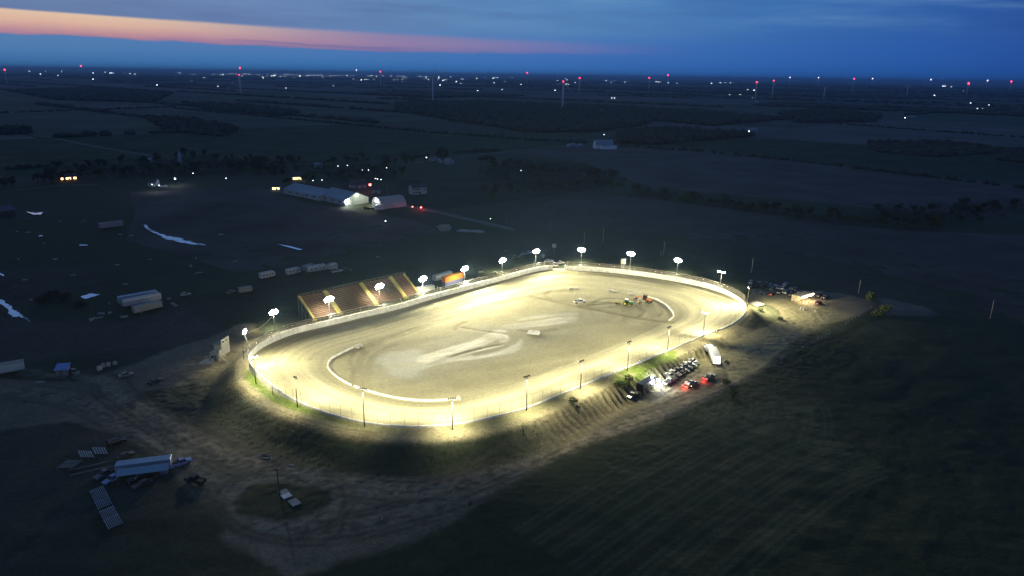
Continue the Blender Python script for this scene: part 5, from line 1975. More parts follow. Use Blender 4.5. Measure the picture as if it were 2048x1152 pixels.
MB().box((0.05, -.15, 3.75), (.22, .05, .9)).box((-.2, -.15, 4.5), (.55, .05, .2)).build('emblem', BLACK, rs_)
for p, rz_, lb in (((1135, 541), .1, 'steel gate post right of the track gate'), ((1088, 541), .3, 'steel gate post left of the track gate'), ((875, 592), 0, 'tall thin post at the left end of the blue container'), ((882, 596), 0, 'round topped post left of the container floodlight')):
    a = at(*p)
    tag(MB().cyl((0, 0, -.3), (0, 0, 4.6), .1, n=7).cyl((0, 0, 4.6), (0, 0, 4.75), .16, n=7).build('gate_post', STEEL, loc=a), lb, 'post')
a = at(1086, 516)
tag(MB().sphere((0, 0, 1.2), .9, 12, 8, 1.2).cyl((0, 0, 0), (0, 0, .4), .5, n=10).build('white_tank', TW, loc=a), 'small round white tank left of the track gate', 'tank')
# white metal rack by the right turn
a = at(1514, 610)
rk = thing('metal_rack', 'white slatted metal rack lying by the right turn', 'rack', a, .55)
m_ = MB()
for k in range(5):
    m_.box((-2.4 + k * 1.2, 0, .5), (.25, 5.2, .14))
m_.build('slats', mat('white_metal_slats', (.7, .7, .66), .5), rk)
f_ = MB()
for y in (-2.5, 0, 2.5):
    f_.box((0, y, .35), (5.2, .15, .14))
for x in (-2.4, 2.4):
    for y in (-2.4, 2.4):
        f_.box((x, y, -.1), (.14, .14, .5))
f_.build('frame', STEEL, rk)

# ================================================================== lit spots in the pit
def lamp_light(parent, loc, e, colr, size=.3, typ='POINT'):
    ld = bpy.data.lights.new('lamp_glow', typ)
    ld.energy, ld.color, ld.shadow_soft_size = e, colr, size
    o = bpy.data.objects.new('lamp_glow', ld)
    COL.objects.link(o)
    o.parent = parent
    o.location = loc
    return o


def work_light(p, label, e, h=2.6):
    a = at(*p)
    r_ = thing('work_light', label, 'work light', a, rnd.uniform(0, 3), 'dazzling work lights behind the black trailer')
    MB().cyl((0, 0, 0), (0, 0, h), .05, n=6).build('mast', STEEL, r_)
    for k in range(3):
        MB().cyl((0, 0, .5), (cos(k * 2.1) * .8, sin(k * 2.1) * .8, 0), .03, n=4).build('tripod_leg', STEEL, r_)
    MB().box((0, 0, h), (1.2, .4, .7)).build('lamp_panel', WHITE_ON, r_)
    lamp_light(r_, (0, 0, h + .3 + .9), e, (.93, 1, .95), .4)


work_light((1303, 768), 'dazzling white work light at the rear roof edge of the black trailer', 1700, 2.9)
work_light((1316, 771), 'dazzling white work light right behind the black trailer', 1700, 1.6)
work_light((1321, 778), 'lower dazzling work light below the silver pickup', 900, 1.0)
# stall with a row of warm lamps
loc, rz, l = pos((1588, 606), (1622, 596))
stl = thing('lit_stall', 'warm brightly lit open stall with a row of lamps in the right pit', 'stall', (loc[0], loc[1], h1(loc[0], loc[1])), rz)
MB().box((0, 1.6, 0), (10, 2.4, 2.9)).build('back_box', mat('tan_stall_skin', (.4, .33, .22), .7), stl)
MB().add([(-5, .5, 2.95), (5, .5, 2.95), (5, -2.2, 2.6), (-5, -2.2, 2.6), (-5, .5, 3.05), (5, .5, 3.05), (5, -2.2, 2.7), (-5, -2.2, 2.7)],
         [(3, 2, 1, 0), (4, 5, 6, 7), (0, 1, 5, 4), (2, 3, 7, 6), (1, 2, 6, 5), (3, 0, 4, 7)]).build('awning', mat('cream_canvas', (.5, .46, .36), .8), stl)
for x in (-4.8, 4.8):
    MB().cyl((x, -2.1, 0), (x, -2.1, 2.6), .05, n=5).build('awning_pole', STEEL, stl)
WARM_ON = mat('warm_lamp_lit', (1, .9, .7), .3, var=0, emit=(1.0, .85, .55), es=40, sample=False)
for k in range(6):
    MB().box((-4 + k * 1.6, -2.3, 2.3 + (k % 2) * .2), (1.1, .3, .55)).build('lamp', WARM_ON, stl)
for x in (-3.2, 0, 3.2):
    lamp_light(stl, (x, -3.0, 2.4), 900, (1, .78, .45), .3)
vehicle('suv', 'darkred', (1633, 611), (1641, 607), 'dark red vehicle in front of the lit stall', 'car')
vehicle('suv', 'black', (1632, 597), (1642, 590), 'black suv behind the lit stall', 'car')
vehicle('pickup', 'black', (1645, 600), (1656, 594), 'black pickup right behind the lit stall', 'pickup truck')
# quad bikes
def quad(p, rz, label, c='white', group='small quad bikes'):
    a = at(*p)
    r_ = thing('quad_bike', label, 'quad bike', a, rz, group)
    MB().box((.1, 0, .5), (1.3, .6, .4), top=(.7, .6)).build('body', paint_m(c), r_)
    MB().box((-.3, 0, .88), (.7, .3, .14)).build('saddle', BLACK, r_)
    MB().cyl((.45, -.4, 1.1), (.45, .4, 1.1), .03, n=5).build('handlebar', BLACK, r_)
    wheels(r_, (-.6, .6), 1.15, .29)


quad((1521, 587), .4, 'white quad bike left of the second white quad bike')
quad((1528, 589), .8, 'white quad bike nearest the red car')
quad((1453, 725), 1.0, 'dark red quad bike right of the lit semi trailer', 'darkred')
quad((1507, 583), 1.2, 'pale quad bike beside the grey suv')
# small clutter by the stall
for p, lb in (((1601, 619), 'small white drum in front of the lit stall'), ((1607, 620), 'second small white drum in front of the lit stall'), ((1630, 624), 'white bucket below the dark red vehicle')):
    a = at(*p)
    tag(MB().cyl((0, 0, 0), (0, 0, .75), .32, n=10).cyl((0, 0, .75), (0, 0, .8), .35, n=10).build('drum', TW, loc=a), lb, 'drum')


# ================================================================== people (tiny in the photo)
def person(p, rz, label, top=(.08, .09, .14), leg_=(.05, .06, .1), stride=.22):
    a = at(*p)
    me = bpy.data.meshes.new('person')
    V = [(0, 0, .92), (0, 0, 1.15), (0, 0, 1.4), (0, 0, 1.5), (0, 0, 1.6), (0.02, 0, 1.74),
         (0, .18, 1.4), (.03, .25, 1.15), (.12, .24, .92), (.15, .24, .84), (0, -.18, 1.4), (-.03, -.25, 1.15), (.06, -.25, .92), (.09, -.25, .84),
         (0, .1, .88), (stride * .5, .11, .48), (stride * .6, .11, .09), (stride * .6 + .17, .11, .05), (0, -.1, .88), (-stride * .3, -.11, .48), (-stride * .8, -.11, .09), (-stride * .8 + .17, -.11, .05)]
    Ed = [(0, 1), (1, 2), (2, 3), (3, 4), (4, 5), (2, 6), (6, 7), (7, 8), (8, 9), (2, 10), (10, 11), (11, 12), (12, 13), (0, 14), (14, 15), (15, 16), (16, 17), (0, 18), (18, 19), (19, 20), (20, 21)]
    R_ = [.15, .15, .17, .065, .09, .085, .075, .055, .04, .035, .075, .055, .04, .035, .1, .075, .05, .04, .1, .075, .05, .04]
    me.from_pydata(V, Ed, [])
    o = bpy.data.objects.new('person', me)
    COL.objects.link(o)
    sk = o.modifiers.new('skin', 'SKIN')
    for v, rr in zip(me.skin_vertices[0].data, R_):
        v.radius = (rr, rr)
    me.skin_vertices[0].data[0].use_root = True
    o.modifiers.new('sub', 'SUBSURF').levels = 1
    m = mat('clothes_%.2f_%.2f' % top[:2], top, .85)
    me.materials.append(m)
    o.location = a
    o.rotation_euler = (0, 0, rz)
    tag(o, label, 'person')
    h = MB().sphere((.0, 0, 1.72), .115, 10, 6, 1.05).build('hair', mat('dark_hair', (.03, .02, .015), .7), o, True)
    return o


person((1431, 667), 1, 'person standing left of two by the wall at the right turn', (.3, .26, .12))
person((1435, 666), 2, 'person standing right of two by the wall at the right turn', (.1, .1, .1))
person((1442, 722), 2, 'person in tan clothes beside the lit semi trailer', (.35, .25, .1))
person((938, 1015), 1, 'left of two dark figures at the gravel edge low in the picture')
person((942, 1014), 2.5, 'right of two dark figures at the gravel edge low in the picture', (.05, .05, .06))
person((1617, 606), 3, 'person under the awning of the lit stall', (.2, .1, .05))

# ================================================================== left yard
a, rz, l = pos((117, 749), (138, 747))
sh = thing('shed', 'small shed with a bright blue roof on the left', 'shed', a, rz)
MB().box((0, 0, -.1), (3.6, 3.0, 2.5)).build('wall', mat('grey_boards', (.22, .23, .26), .8), sh)
MB().add([(-2.1, -2.0, 2.25), (2.1, -2.0, 2.25), (2.1, 1.9, 3.2), (-2.1, 1.9, 3.2), (-2.1, -2.0, 2.37), (2.1, -2.0, 2.37), (2.1, 1.9, 3.32), (-2.1, 1.9, 3.32)],
         [(3, 2, 1, 0), (4, 5, 6, 7), (0, 1, 5, 4), (1, 2, 6, 5), (2, 3, 7, 6), (3, 0, 4, 7)]).build('roof', mat('blue_metal_roof', (.22, .34, .75), .4, .1), sh)
MB().box((-.3, -1.53, .0), (.9, .05, 1.9)).build('door', mat('dark_door', (.16, .15, .1), .7), sh)
DR = 'four pale tanks on the grass at the left'
for p, lb, s in (((199, 740), 'leftmost of the four pale tanks', 1.15), ((207, 734), 'second from the left of the four pale tanks', 1), ((217, 732), 'third from the left of the four pale tanks', 1), ((230, 729), 'rightmost of the four pale tanks', .9)):
    a = at(*p)
    mb = MB().box((0, 0, .1), (1.3, 1.2, 1.15), top=(.85, .85)).box((0, 0, 0), (1.3, 1.2, .1)).cyl((0, 0, 1.2), (0, 0, 1.35), .25, n=8)
    o = mb.build('water_tank', mat('pale_plastic', (.42, .40, .36), .5), loc=a, rz=rnd.uniform(0, 3))
    o.scale = (s, s, s)
    tag(o, lb, 'tank', DR)
# aluminium bleachers stored in the lower left yard
AL = mat('bare_aluminium', (.42, .43, .47), .45, .5, var=.2, scale=1)


def bleacher(c, rz, L, D, rows, label, tilt=0.0, group='spare bleachers in the lower left yard', m=AL):
    a = at(*c)
    r_ = thing('bleacher', label, 'bleacher', a, rz, group)
    for k in range(rows):
        y = -D / 2 + D * (k + .5) / rows
        z = .35 + tilt * k
        MB().box((0, y, z), (L, D / rows * .48, .08)).build('seat_plank', m, r_)
    f_ = MB()
    for x in np.linspace(-L / 2 + .3, L / 2 - .3, max(2, int(L / 2.5))):
        f_.add([(x - .05, -D / 2, .2), (x + .05, -D / 2, .2), (x + .05, D / 2, .2 + tilt * rows), (x - .05, D / 2, .2 + tilt * rows), (x - .05, -D / 2, .32), (x + .05, -D / 2, .32), (x + .05, D / 2, .32 + tilt * rows), (x - .05, D / 2, .32 + tilt * rows)],
               [(3, 2, 1, 0), (4, 5, 6, 7), (0, 1, 5, 4), (1, 2, 6, 5), (2, 3, 7, 6), (3, 0, 4, 7)])
        f_.box((x, D / 2, -.1), (.08, .08, .3 + tilt * rows))
        f_.box((x, -D / 2, -.1), (.08, .08, .4))
    f_.build('frame', STEEL, r_)
    return r_


DARKAL = mat('tarnished_aluminium', (.20, .20, .20), .6, .3, var=.25, scale=1)
b0 = pos((172, 925), (162, 903))
bleacher((173, 914), b0[1], 4.2, 3.2, 6, 'left one of the two pale tilted bleachers', .22, m=AL)
bleacher((201, 907), b0[1], 4.4, 3.2, 5, 'right one of the two pale tilted bleachers', .25, m=AL)
bleacher((141, 932), b0[1] + .9, 4.2, 5.0, 6, 'dark dull bleacher at the far left of the yard', .1, m=DARKAL)
b1 = pos((152, 942), (208, 929))
bleacher((180, 934), b1[1], 9.5, .7, 1, 'long single plank bench behind the second plank bench', 0, m=DARKAL)
bleacher((182, 944), b1[1], 9.5, .7, 1, 'long single plank bench nearest the grey pickup', 0, m=DARKAL)
b2 = pos((192, 975), (232, 1058))
for i, (c, L_, lb) in enumerate((((202, 998), 10, 'upper half of the long bluish bleacher lying in the grass'), ((222, 1038), 9, 'lower half of the long bluish bleacher lying in the grass'))):
    bleacher(c, b2[1] + (.02 if i else 0), L_, 3.2, 8, lb, .04, m=mat('bluish_aluminium', (.27, .29, .36), .5, .3, var=.3, scale=1))
# clutter by the blue roofed trailer
for p, d_, c_m, lb, nm_ in (((329, 946), (1.9, 1.5, .8), TG, 'grey crate right of the blue roofed trailer', 'crate'), ((265, 963), (1.6, 1.3, .9), TG, 'grey cabinet between the black pickup and the blue car', 'cabinet'), ((342, 933), (.9, 2.0, 1.0), TW, 'white panels leaning right of the blue roofed trailer', 'panel_stack'),
                        ((154, 747), (1.6, 2.0, .5), TG, 'grey pallet beside the blue roofed shed', 'pallet'), ((80, 765), (2.4, 1.2, .3), TG, 'dull plank pile left of the blue roofed shed', 'plank_pile')):
    a = at(*p)
    mb = MB()
    n_ = 4
    for k in range(n_):
        mb.box((0, (k - 1.5) * d_[1] / n_, 0), (d_[0], d_[1] / n_ * .86, d_[2] * (1 - .06 * (k % 2))))
    mb.box((0, 0, d_[2] * .4), (d_[0] * 1.03, d_[1], .08))
    tag(mb.build(nm_, c_m, loc=a, rz=.3), lb, nm_.replace('_', ' '))
# scattered junk on the far left: small pale scraps in the yard
JK = mat('pale_scrap', (.32, .31, .29), .7, var=.3)
rr = random.Random(31)
junk = [(217, 608), (222, 627), (193, 637), (250, 634), (337, 599), (347, 608), (233, 448), (162, 444), (66, 424), (58, 465), (35, 464), (88, 487), (35, 519), (110, 519), (147, 551), (49, 560), (250, 569), (390, 517),
        (235, 530), (398, 547), (470, 524), (165, 443), (60, 600), (205, 628), (185, 640), (262, 472), (240, 470), (312, 612), (352, 612), (880, 455), (1010, 502), (960, 463), (964, 545), (755, 515), (440, 470), (383, 533), (300, 520), (122, 443)]
for i, p in enumerate(junk):
    a = at(*p)
    mb = MB()
    for k in range(rr.randint(2, 4)):
        mb.box((rr.uniform(-1, 1), rr.uniform(-.8, .8), -.05), (rr.uniform(.6, 2.6), rr.uniform(.3, .9), rr.uniform(.25, .8)), rr.uniform(0, 3), top=(rr.uniform(.6, 1), rr.uniform(.5, 1)))
    tag(mb.build('scrap_heap', JK, loc=a), 'small pale scrap heap scattered over the dark yard and field', 'scrap heap', 'scrap heaps in the yard')
a, rz, l = pos((199, 458), (246, 452))
o = box_trailer((199, 458), (246, 452), 'long violet-grey box trailer in the yard above the pools', l, 3, 3.2, .6, mat('violet_grey_skin', (.24, .22, .30), .6), mat('violet_grey_roof', (.2, .18, .26), .6), tongue=False)
a, rz, l = pos((-30, 435), (24, 428))
sx = thing('barn', 'violet roofed barn cut off by the left edge', 'barn', a, rz)
MB().box((0, 0, -.1), (l, 12, 4)).build('wall', mat('dull_board', (.06, .055, .06), .8), sx)
MB().prism([(0, 0), (0, 0)], 0, 0) if False else None
MB().add([(-l / 2 - .5, -6.6, 3.8), (l / 2 + .5, -6.6, 3.8), (l / 2 + .5, 0, 7), (-l / 2 - .5, 0, 7), (-l / 2 - .5, 6.6, 3.8), (l / 2 + .5, 6.6, 3.8)], [(0, 1, 2, 3), (3, 2, 5, 4), (0, 3, 4), (1, 5, 2)]).build('roof', mat('violet_roof', (.12, .10, .17), .6), sx)

# island pole and concrete slabs
a = at(560, 988)
pl = thing('yard_pole', 'dark wooden pole with an unlit lamp on the grass island', 'pole', a, 0)
MB().cyl((0, 0, -.3), (-.25, 0, 7.0), .17, .12, 8).build('pole', WOOD, pl)
MB().box((-.25, 0, 6.6), (1.1, .14, .14)).build('crossarm', WOOD, pl)
for s in (-1, 1):
    MB().box((-.25 + s * .45, -.1, 6.75), (.4, .35, .35), top=(.7, .7)).build('lamp_head', BLACK, pl)
for i, (p, c_m, lb) in enumerate((((567, 984), CONC2, 'upper grey concrete slab beside the island pole'), ((573, 992), CONC, 'pale middle concrete slab beside the island pole'), ((589, 1005), CONC2, 'lower grey concrete slab beside the island pole'))):
    a = at(*p)
    rz = pos((568, 985), (598, 1015))[1]
    L_ = (1.7, 2.1, 3.0)[i]
    tag(MB().box((0, 0, 0), (L_, 2.2, .16 + .03 * (i == 1)), top=(.98, .98)).build('concrete_slab', c_m, loc=a, rz=rz), lb, 'concrete slab', 'concrete slabs on the grass island')
a = at(764, 1040)
bo = tag(MB().cyl((0, 0, 0), (0, 0, 1.1), .12, n=8).cyl((0, 0, 1.1), (0, 0, 1.25), .14, .04, n=8).build('bollard', TW, loc=a), 'short white-topped bollard on the gravel low in the picture', 'bollard')
for p, rz, lb in (((532, 914), -.3, 'pale concrete ring lying at the foot of the dark bank'), ((583, 931), -.2, 'small pale plank lying near the foot of the dark bank')):
    a = at(*p)
    mb = MB()
    if 'ring' in lb:
        for k in range(14):
            t0, t1 = 2 * pi * k / 14, 2 * pi * (k + 1) / 14
            mb.cyl((cos(t0) * 1.6, sin(t0) * .9, .2), (cos(t1) * 1.6, sin(t1) * .9, .2), .12, n=5)
        mb.cyl((1.5, -.3, .2), (3.4, -1.2, .15), .1, n=5)
        tag(mb.build('pipe_ring', CONC2, loc=a, rz=rz), lb, 'pipe ring')
    else:
        tag(mb.box((0, 0, 0), (1.6, .5, .14)).box((0, .3, .1), (1.2, .2, .1)).build('plank', CONC2, loc=a, rz=rz), lb, 'plank')

# ================================================================== utility poles along the road and field fence
UP = [((1012, 446), (1011, 429)), ((1101, 466), (1100, 443)), ((1168, 487), (1168, 464)), ((1206, 483), (1206, 455)), ((1327, 511), (1328, 483)), ((1503, 545), (1506, 516)), ((1717, 586), (1723, 560)), ((1980, 638), (1989, 600)),
      ((775, 394), (776, 372)), ((1322, 512), (1322, 503))]
for i, (b, t) in enumerate(UP):
    x, y, z = at(*b)
    d = ray(*t)
    h = max(3, CAM_H + d[2] * (y / d[1]) - z)
    r_ = thing('utility_pole', 'thin wooden utility pole along the country road behind the track', 'utility pole', (x, y, z), rang, 'utility poles along the road')
    MB().cyl((0, 0, -.3), (0, 0, h), .2, .14, 7).build('pole', mat('pale_pole_wood', (.22, .21, .19), .8), r_)
    MB().box((0, 0, h - .7), (.12, 2.0, .14)).build('crossarm', MATS['pale_pole_wood'], r_)
P = resample([at(*p)[:2] for p in [(1742, 618), (1690, 650), (1640, 680), (1580, 712), (1520, 744), (1470, 772), (1400, 806), (1330, 838)]], 4.0, False)
ff = thing('field_fence', 'low wire fence along the edge of the big dark field', 'fence', (P[0][0], P[0][1], 0), 0)
q0 = P[0]
fz = [h1(*p) for p in P]
for p, z in zip(P, fz):
    MB().cyl((p[0] - q0[0], p[1] - q0[1], z - .2), (p[0] - q0[0], p[1] - q0[1], z + 1.4), .07, n=5).build('fence_post', mat('pale_pole_wood', (.22, .21, .19), .8), ff)
wv = MB()
for k in (.5, .9, 1.3):
    for a_, b_, za, zb_ in zip(P[:-1], P[1:], fz[:-1], fz[1:]):
        wv.cyl((a_[0] - q0[0], a_[1] - q0[1], za + k), (b_[0] - q0[0], b_[1] - q0[1], zb_ + k), .02, n=3, cap=False)
wv.build('wire', STEEL, ff)
MB().strip([(p[0] - q0[0], p[1] - q0[1], z) for p, z in zip(P, fz)], [(p[0] - q0[0], p[1] - q0[1], z + 1.3) for p, z in zip(P, fz)]).build('wire_mesh', mesh_mat('chain_link_field', (.25, .25, .22), .22), ff)
# power cable between the two left floodlights
A_ = Vector((*gz(549, 627, 12), 12))
B_ = Vector((*gz(490, 666, 12.5), 12.5))
c = MB()
pr = None
for k in range(15):
    t = k / 14
    q_ = A_.lerp(B_, t) - Vector((0, 0, 1.6 * (1 - (2 * t - 1) ** 2)))
    if pr is not None:
        c.cyl(pr, q_, .06, n=4, cap=False)
    pr = q_
tag(c.build('power_cable', mat('pale_cable', (.5, .48, .4), .6)), 'slack pale cable hanging between the two leftmost floodlights', 'cable')

# ================================================================== far farm buildings
WB = mat('white_board_wall', (.33, .37, .43), .7, var=.06, scale=.1)
BRF = mat('blue_grey_roof', (.24, .32, .42), .5, .1, var=.08, scale=.05)
DRF = mat('dark_roof', (.06, .065, .08), .7, var=.1, scale=.1)
WIN_Y = mat('yellow_lit_window', (1, .8, .3), .5, var=0, emit=(1.0, .86, .36), es=2.6, sample=False)
WIN_O = mat('orange_lit_window', (1, .5, .3), .5, var=0, emit=(1.0, .45, .18), es=5, sample=False)


def house(name, p0, p1, D, Hh, Rh, label, wall=WB, roof=DRF, wins=(), cat='house', L=None, over=.4, door=True, far_side=False):
    """p0,p1 = pixels of the two base corners of the long wall nearest the camera; D = depth"""
    a, b = far(*p0), far(*p1)
    L = L or hypot(b[0] - a[0], b[1] - a[1])
    rz = atan2(b[1] - a[1], b[0] - a[0])
    n_ = (-sin(rz), cos(rz))
    loc = ((a[0] + b[0]) / 2 + n_[0] * D / 2, (a[1] + b[1]) / 2 + n_[1] * D / 2, 0)
    r_ = thing(name, label, cat, loc, rz)
    w = MB().box((0, 0, 0), (L, D, Hh))
    w.add([(-L / 2, -D / 2, Hh), (-L / 2, D / 2, Hh), (-L / 2, 0, Hh + Rh), (L / 2, -D / 2, Hh), (L / 2, D / 2, Hh), (L / 2, 0, Hh + Rh)], [(0, 2, 1), (3, 4, 5)])
    w.build('wall', wall, r_)
    k = over
    e = Rh / (D / 2) * k
    f_ = MB()
    for s in (-1, 1):
        f_.add([(-L / 2 - k, s * (D / 2 + k), Hh - e), (L / 2 + k, s * (D / 2 + k), Hh - e), (L / 2 + k, 0, Hh + Rh + .02), (-L / 2 - k, 0, Hh + Rh + .02),
                (-L / 2 - k, s * (D / 2 + k), Hh - e + .2), (L / 2 + k, s * (D / 2 + k), Hh - e + .2), (L / 2 + k, 0, Hh + Rh + .22), (-L / 2 - k, 0, Hh + Rh + .22)],
               [(3, 2, 1, 0), (4, 5, 6, 7), (0, 1, 5, 4), (1, 2, 6, 5), (3, 0, 4, 7)])
    f_.build('roof', roof, r_)
    for (x, z, w_, h_, m) in wins:
        MB().box((x * L, -D / 2 - .04, z), (w_, .08, h_)).build('window', m, r_)
    if door:
        MB().box((L * .05, -D / 2 - .05, 0), (1.1, .08, 2.1)).build('door', DRF, r_)
    return r_


LBG = house('long_shed', (567, 387), (640, 402), 24, 4, 3.8, 'long white walled shed with blue roof, left of the lit gable', roof=BRF, wins=[(x, 1.8, 3, 1.2, DRF) for x in (-.3, -.1, .15, .35)], cat='shed')
LB2 = house('long_shed', (642, 400), (690, 412), 22, 4.5, 4.8, 'white walled shed with blue roof ending in the lit gable', roof=BRF, wins=[(x, 1.8, 3, 1.2, DRF) for x in (-.3, 0, .3)], cat='shed', door=False)
# lit gable end wall lamps
bpy.context.view_layer.update()
L2 = None
for ch in LB2.children:
    if ch.name.startswith('wall'):
        L2 = max(v.co.x for v in ch.data.vertices)
MB().sphere((L2 + .5, 0, 7.6), .75, 10, 7).build('gable_lamp', mat('pale_green_lamp', (1, 1, .8), .3, var=0, emit=(.95, 1, .62), es=30, sample=False), LB2)
MB().box((L2 + .3, -9, 2.4), (.5, 2.4, 2.2)).build('gable_lamp', WHITE_ON, LB2)
MB().box((L2 + .06, -5.5, 0), (.1, 1.6, 4.2)).build('door', mat('pale_door', (.6, .6, .5), .6), LB2)
lamp_light(LB2, (L2 + 5, 0, 8.6), 1500, (.9, 1, .5), .8)
lamp_light(LB2, (L2 + 3.5, -10, 3.5), 500, (.9, 1, .8), .5)
# quonset hut
a, b = far(752, 417), far(792, 415)
rzq = rang + pi / 2 - .15
qh = thing('quonset_hut', 'rounded white quonset hut right of the lit gable', 'hut', ((a[0] + b[0]) / 2 + 1, (a[1] + b[1]) / 2 + 8, 0), rzq)
n_ = 16
A_ = [(-11, 8.5 * cos(pi * k / n_), 8.0 * sin(pi * k / n_)) for k in range(n_ + 1)]
B_ = [(11, y, z) for x, y, z in A_]
MB().strip(A_, B_).build('arched_roof', mat('pale_ribbed_metal', (.44, .43, .42), .5, .2, var=.1, scale=.3), qh, True)
MB().add(A_, [tuple(range(n_ + 1))]).add(B_, [tuple(range(n_, -1, -1))]).build('end_wall', WB, qh)
MB().box((-11.1, 0, 0), (.2, 5, 4.6)).build('door', DRF, qh)
MB().sphere((-11.6, -1.0, 5.6), .8, 8, 6).build('wall_lamp', WHITE_ON, qh)
MB().sphere((-9.0, 8.6, 4.0), .8, 8, 6).build('wall_lamp', WARM_ON, qh)
lamp_light(qh, (-15, -1.0, 5.2), 1800, (1, .93, .65), .6)
lamp_light(qh, (-9, 12, 4.5), 1300, (1, .93, .6), .6)
a = far(735, 419)
for k, (p, s, lb) in enumerate((((733, 418), 1.0, 'dark farm implement left in the lit yard'), ((742, 419), 1.1, 'dark farm implement in the middle of the lit yard'))):
    r_ = thing('farm_implement', lb, 'farm implement', far(*p), .3 * k)
    MB().box((0, 0, 1.1), (5, 1.2, .5)).build('frame', DRF, r_)
    for x in (-1.8, 0, 1.8):
        MB().cyl((x, -.9, .8), (x, .9, .8), .8, n=12).build('wheel', TYRE, r_)
bxs = box_trailer((752, 421), (766, 420), 'white box truck body parked in the lit farm yard', 7, 3, 3.4, .8, TW, TP)
house('house', (825, 390), (854, 388), 9, 6.2, 2.6, 'white two storey house with dark windows right of the lit farm', wins=[(x, z, 1.5, 1.3, DRF) for x in (-.36, -.2, -.05) for z in (1.2, 4.0)] + [(.3, 3.8, 1.2, 1.2, DRF)])
house('house', (698, 376), (709, 377), 8, 3.4, 4, 'small white gabled house left of the red light')
house('house', (716, 377), (733, 376), 8, 3.4, 4, 'white gabled house directly left of the red light')
house('house', (743, 387), (760, 387), 9, 3.2, 2, 'low pale house just below the red light', wall=mat('tan_wall', (.34, .33, .32), .7))
house('house', (585, 361), (609, 360), 10, 3.2, 2.6, 'village house with yellow lit windows', wall=mat('yellow_house_wall', (.3, .28, .16), .7), wins=[(-.32, .8, 3, 2.2, WIN_Y), (.02, .8, 4, 2.4, WIN_Y), (.32, .8, 4, 2.4, WIN_Y)])
house('house', (545, 381), (560, 381), 9, 3, 2.6, 'village house with two yellow lit windows left of the long shed', wins=[(-.2, .8, 4, 2, WIN_Y), (.3, 1, 2, 1.6, WIN_Y)])
house('house', (122, 362), (153, 360), 10, 3.2, 2.6, 'house at the left with orange lit windows', wall=mat('orange_lit_wall', (.34, .2, .1), .7), wins=[(-.4, 1, 2.2, 2, WIN_O), (.0, 1, 4, 2.2, WIN_O), (.42, 1, 2.4, 2.2, WIN_O)])
house('house', (296, 372), (312, 372), 9, 3.2, 2.6, 'dark house in front of the lit village yard')
house('shed', (286, 325), (302, 325), 8, 3, 1.6, 'small shed with pale roof behind the village', roof=WB, cat='shed')
house('shed', (629, 335), (643, 335), 8, 3, 1.8, 'low pale roofed shed behind the yellow lit house', roof=mat('pale_blue_roof', (.3, .34, .42), .6), cat='shed')
house('house', (876, 325), (896, 329), 9, 3.4, 2.8, 'pale house beside the lone street lamp', roof=mat('pale_blue_roof', (.3, .34, .42), .6))
house('house', (857, 320), (866, 322), 7, 3.2, 2.4, 'small white house left of the pale house')
house('shed', (1140, 294), (1152, 293), 8, 3, 1.5, 'low white shed left of the distant white barn', roof=WB, cat='shed')
house('shed', (1158, 294), (1166, 293), 8, 2.6, 1.5, 'second low white shed left of the distant white barn', roof=WB, cat='shed')
house('shed', (880, 463), (900, 462), 6, 1.2, 2.6, 'low pale tent-like shed behind the containers', wall=TG, roof=mat('pale_canvas_roof', (.2, .22, .22), .8), cat='shed', door=False)
house('shed', (1815, 236), (1832, 236), 14, 5, 1.5, 'long low distant shed beside a bright lamp at the right', roof=WB, cat='shed')
house('shed', (1500, 263), (1516, 263), 12, 4, 1.5, 'long low distant shed in front of the dark field', roof=mat('pale_blue_roof', (.3, .34, .42), .6), cat='shed')
house('house', (1652, 239), (1662, 239), 14, 6, 5, 'distant pale house among trees at the right')
# arched hoop of plastic and field mounds behind
for p, L_, lb in (((930, 463), 9, 'long low pale plastic covered heap behind the containers'), ((953, 464), 9, 'pale curved plastic covered heap left of the road'), ((888, 455), 7, 'grey mound behind the containers')):
    a = far(*p)
    tag(MB().sphere((0, 0, 0), 1, 14, 5, 1, True).build('covered_heap', mat('pale_plastic_sheet', (.3, .32, .36), .6), loc=a, rz=-.2), lb, 'heap')
    bpy.data.objects[-1] if False else None
for o in COL.objects:
    if o.name.startswith('covered_heap'):
        o.scale = (6, 2.4, 1.5)
# barn with gambrel roof
WBB = mat('bright_white_paint', (.85, .88, .92), .6, var=.04)
a, b = far(1190, 297), far(1230, 299)
rzb = atan2(b[1] - a[1], b[0] - a[0]) + .55
bn = thing('barn', 'distant white barn with a tall rounded gable', 'barn', ((a[0] + b[0]) / 2, (a[1] + b[1]) / 2 + 10, 0), rzb)
pr = [(-7, 0), (7, 0), (7, 5), (5, 9), (0, 12.5), (-5, 9), (-7, 5)]
vs = [(-15, y, z) for y, z in pr] + [(12, y, z) for y, z in pr]
MB().add(vs, [tuple(range(6, -1, -1)), tuple(range(7, 14)), (0, 1, 8, 7), (1, 2, 9, 8), (6, 0, 7, 13)]).build('wall', WBB, bn)
MB().add([(x, y * 1.02, z + .1) for x, y, z in vs], [(2, 3, 10, 9), (3, 4, 11, 10), (4, 5, 12, 11), (5, 6, 13, 12)]).build('roof', BRF, bn)
MB().box((3, -11.5, 0), (22, 9, 5.5)).build('side_wing', WBB, bn)
MB().box((3, -11.5, 5.5), (22.6, 9.6, .5)).build('wing_roof', mat('pale_blue_roof', (.3, .34, .42), .6), bn)
MB().cyl((17, 0, 0), (17, 0, 13), 2.4, n=14).sphere((17, 0, 13), 2.4, 14, 4, .7, True).build('silo', mat('brick_silo', (.14, .07, .06), .8), bn)
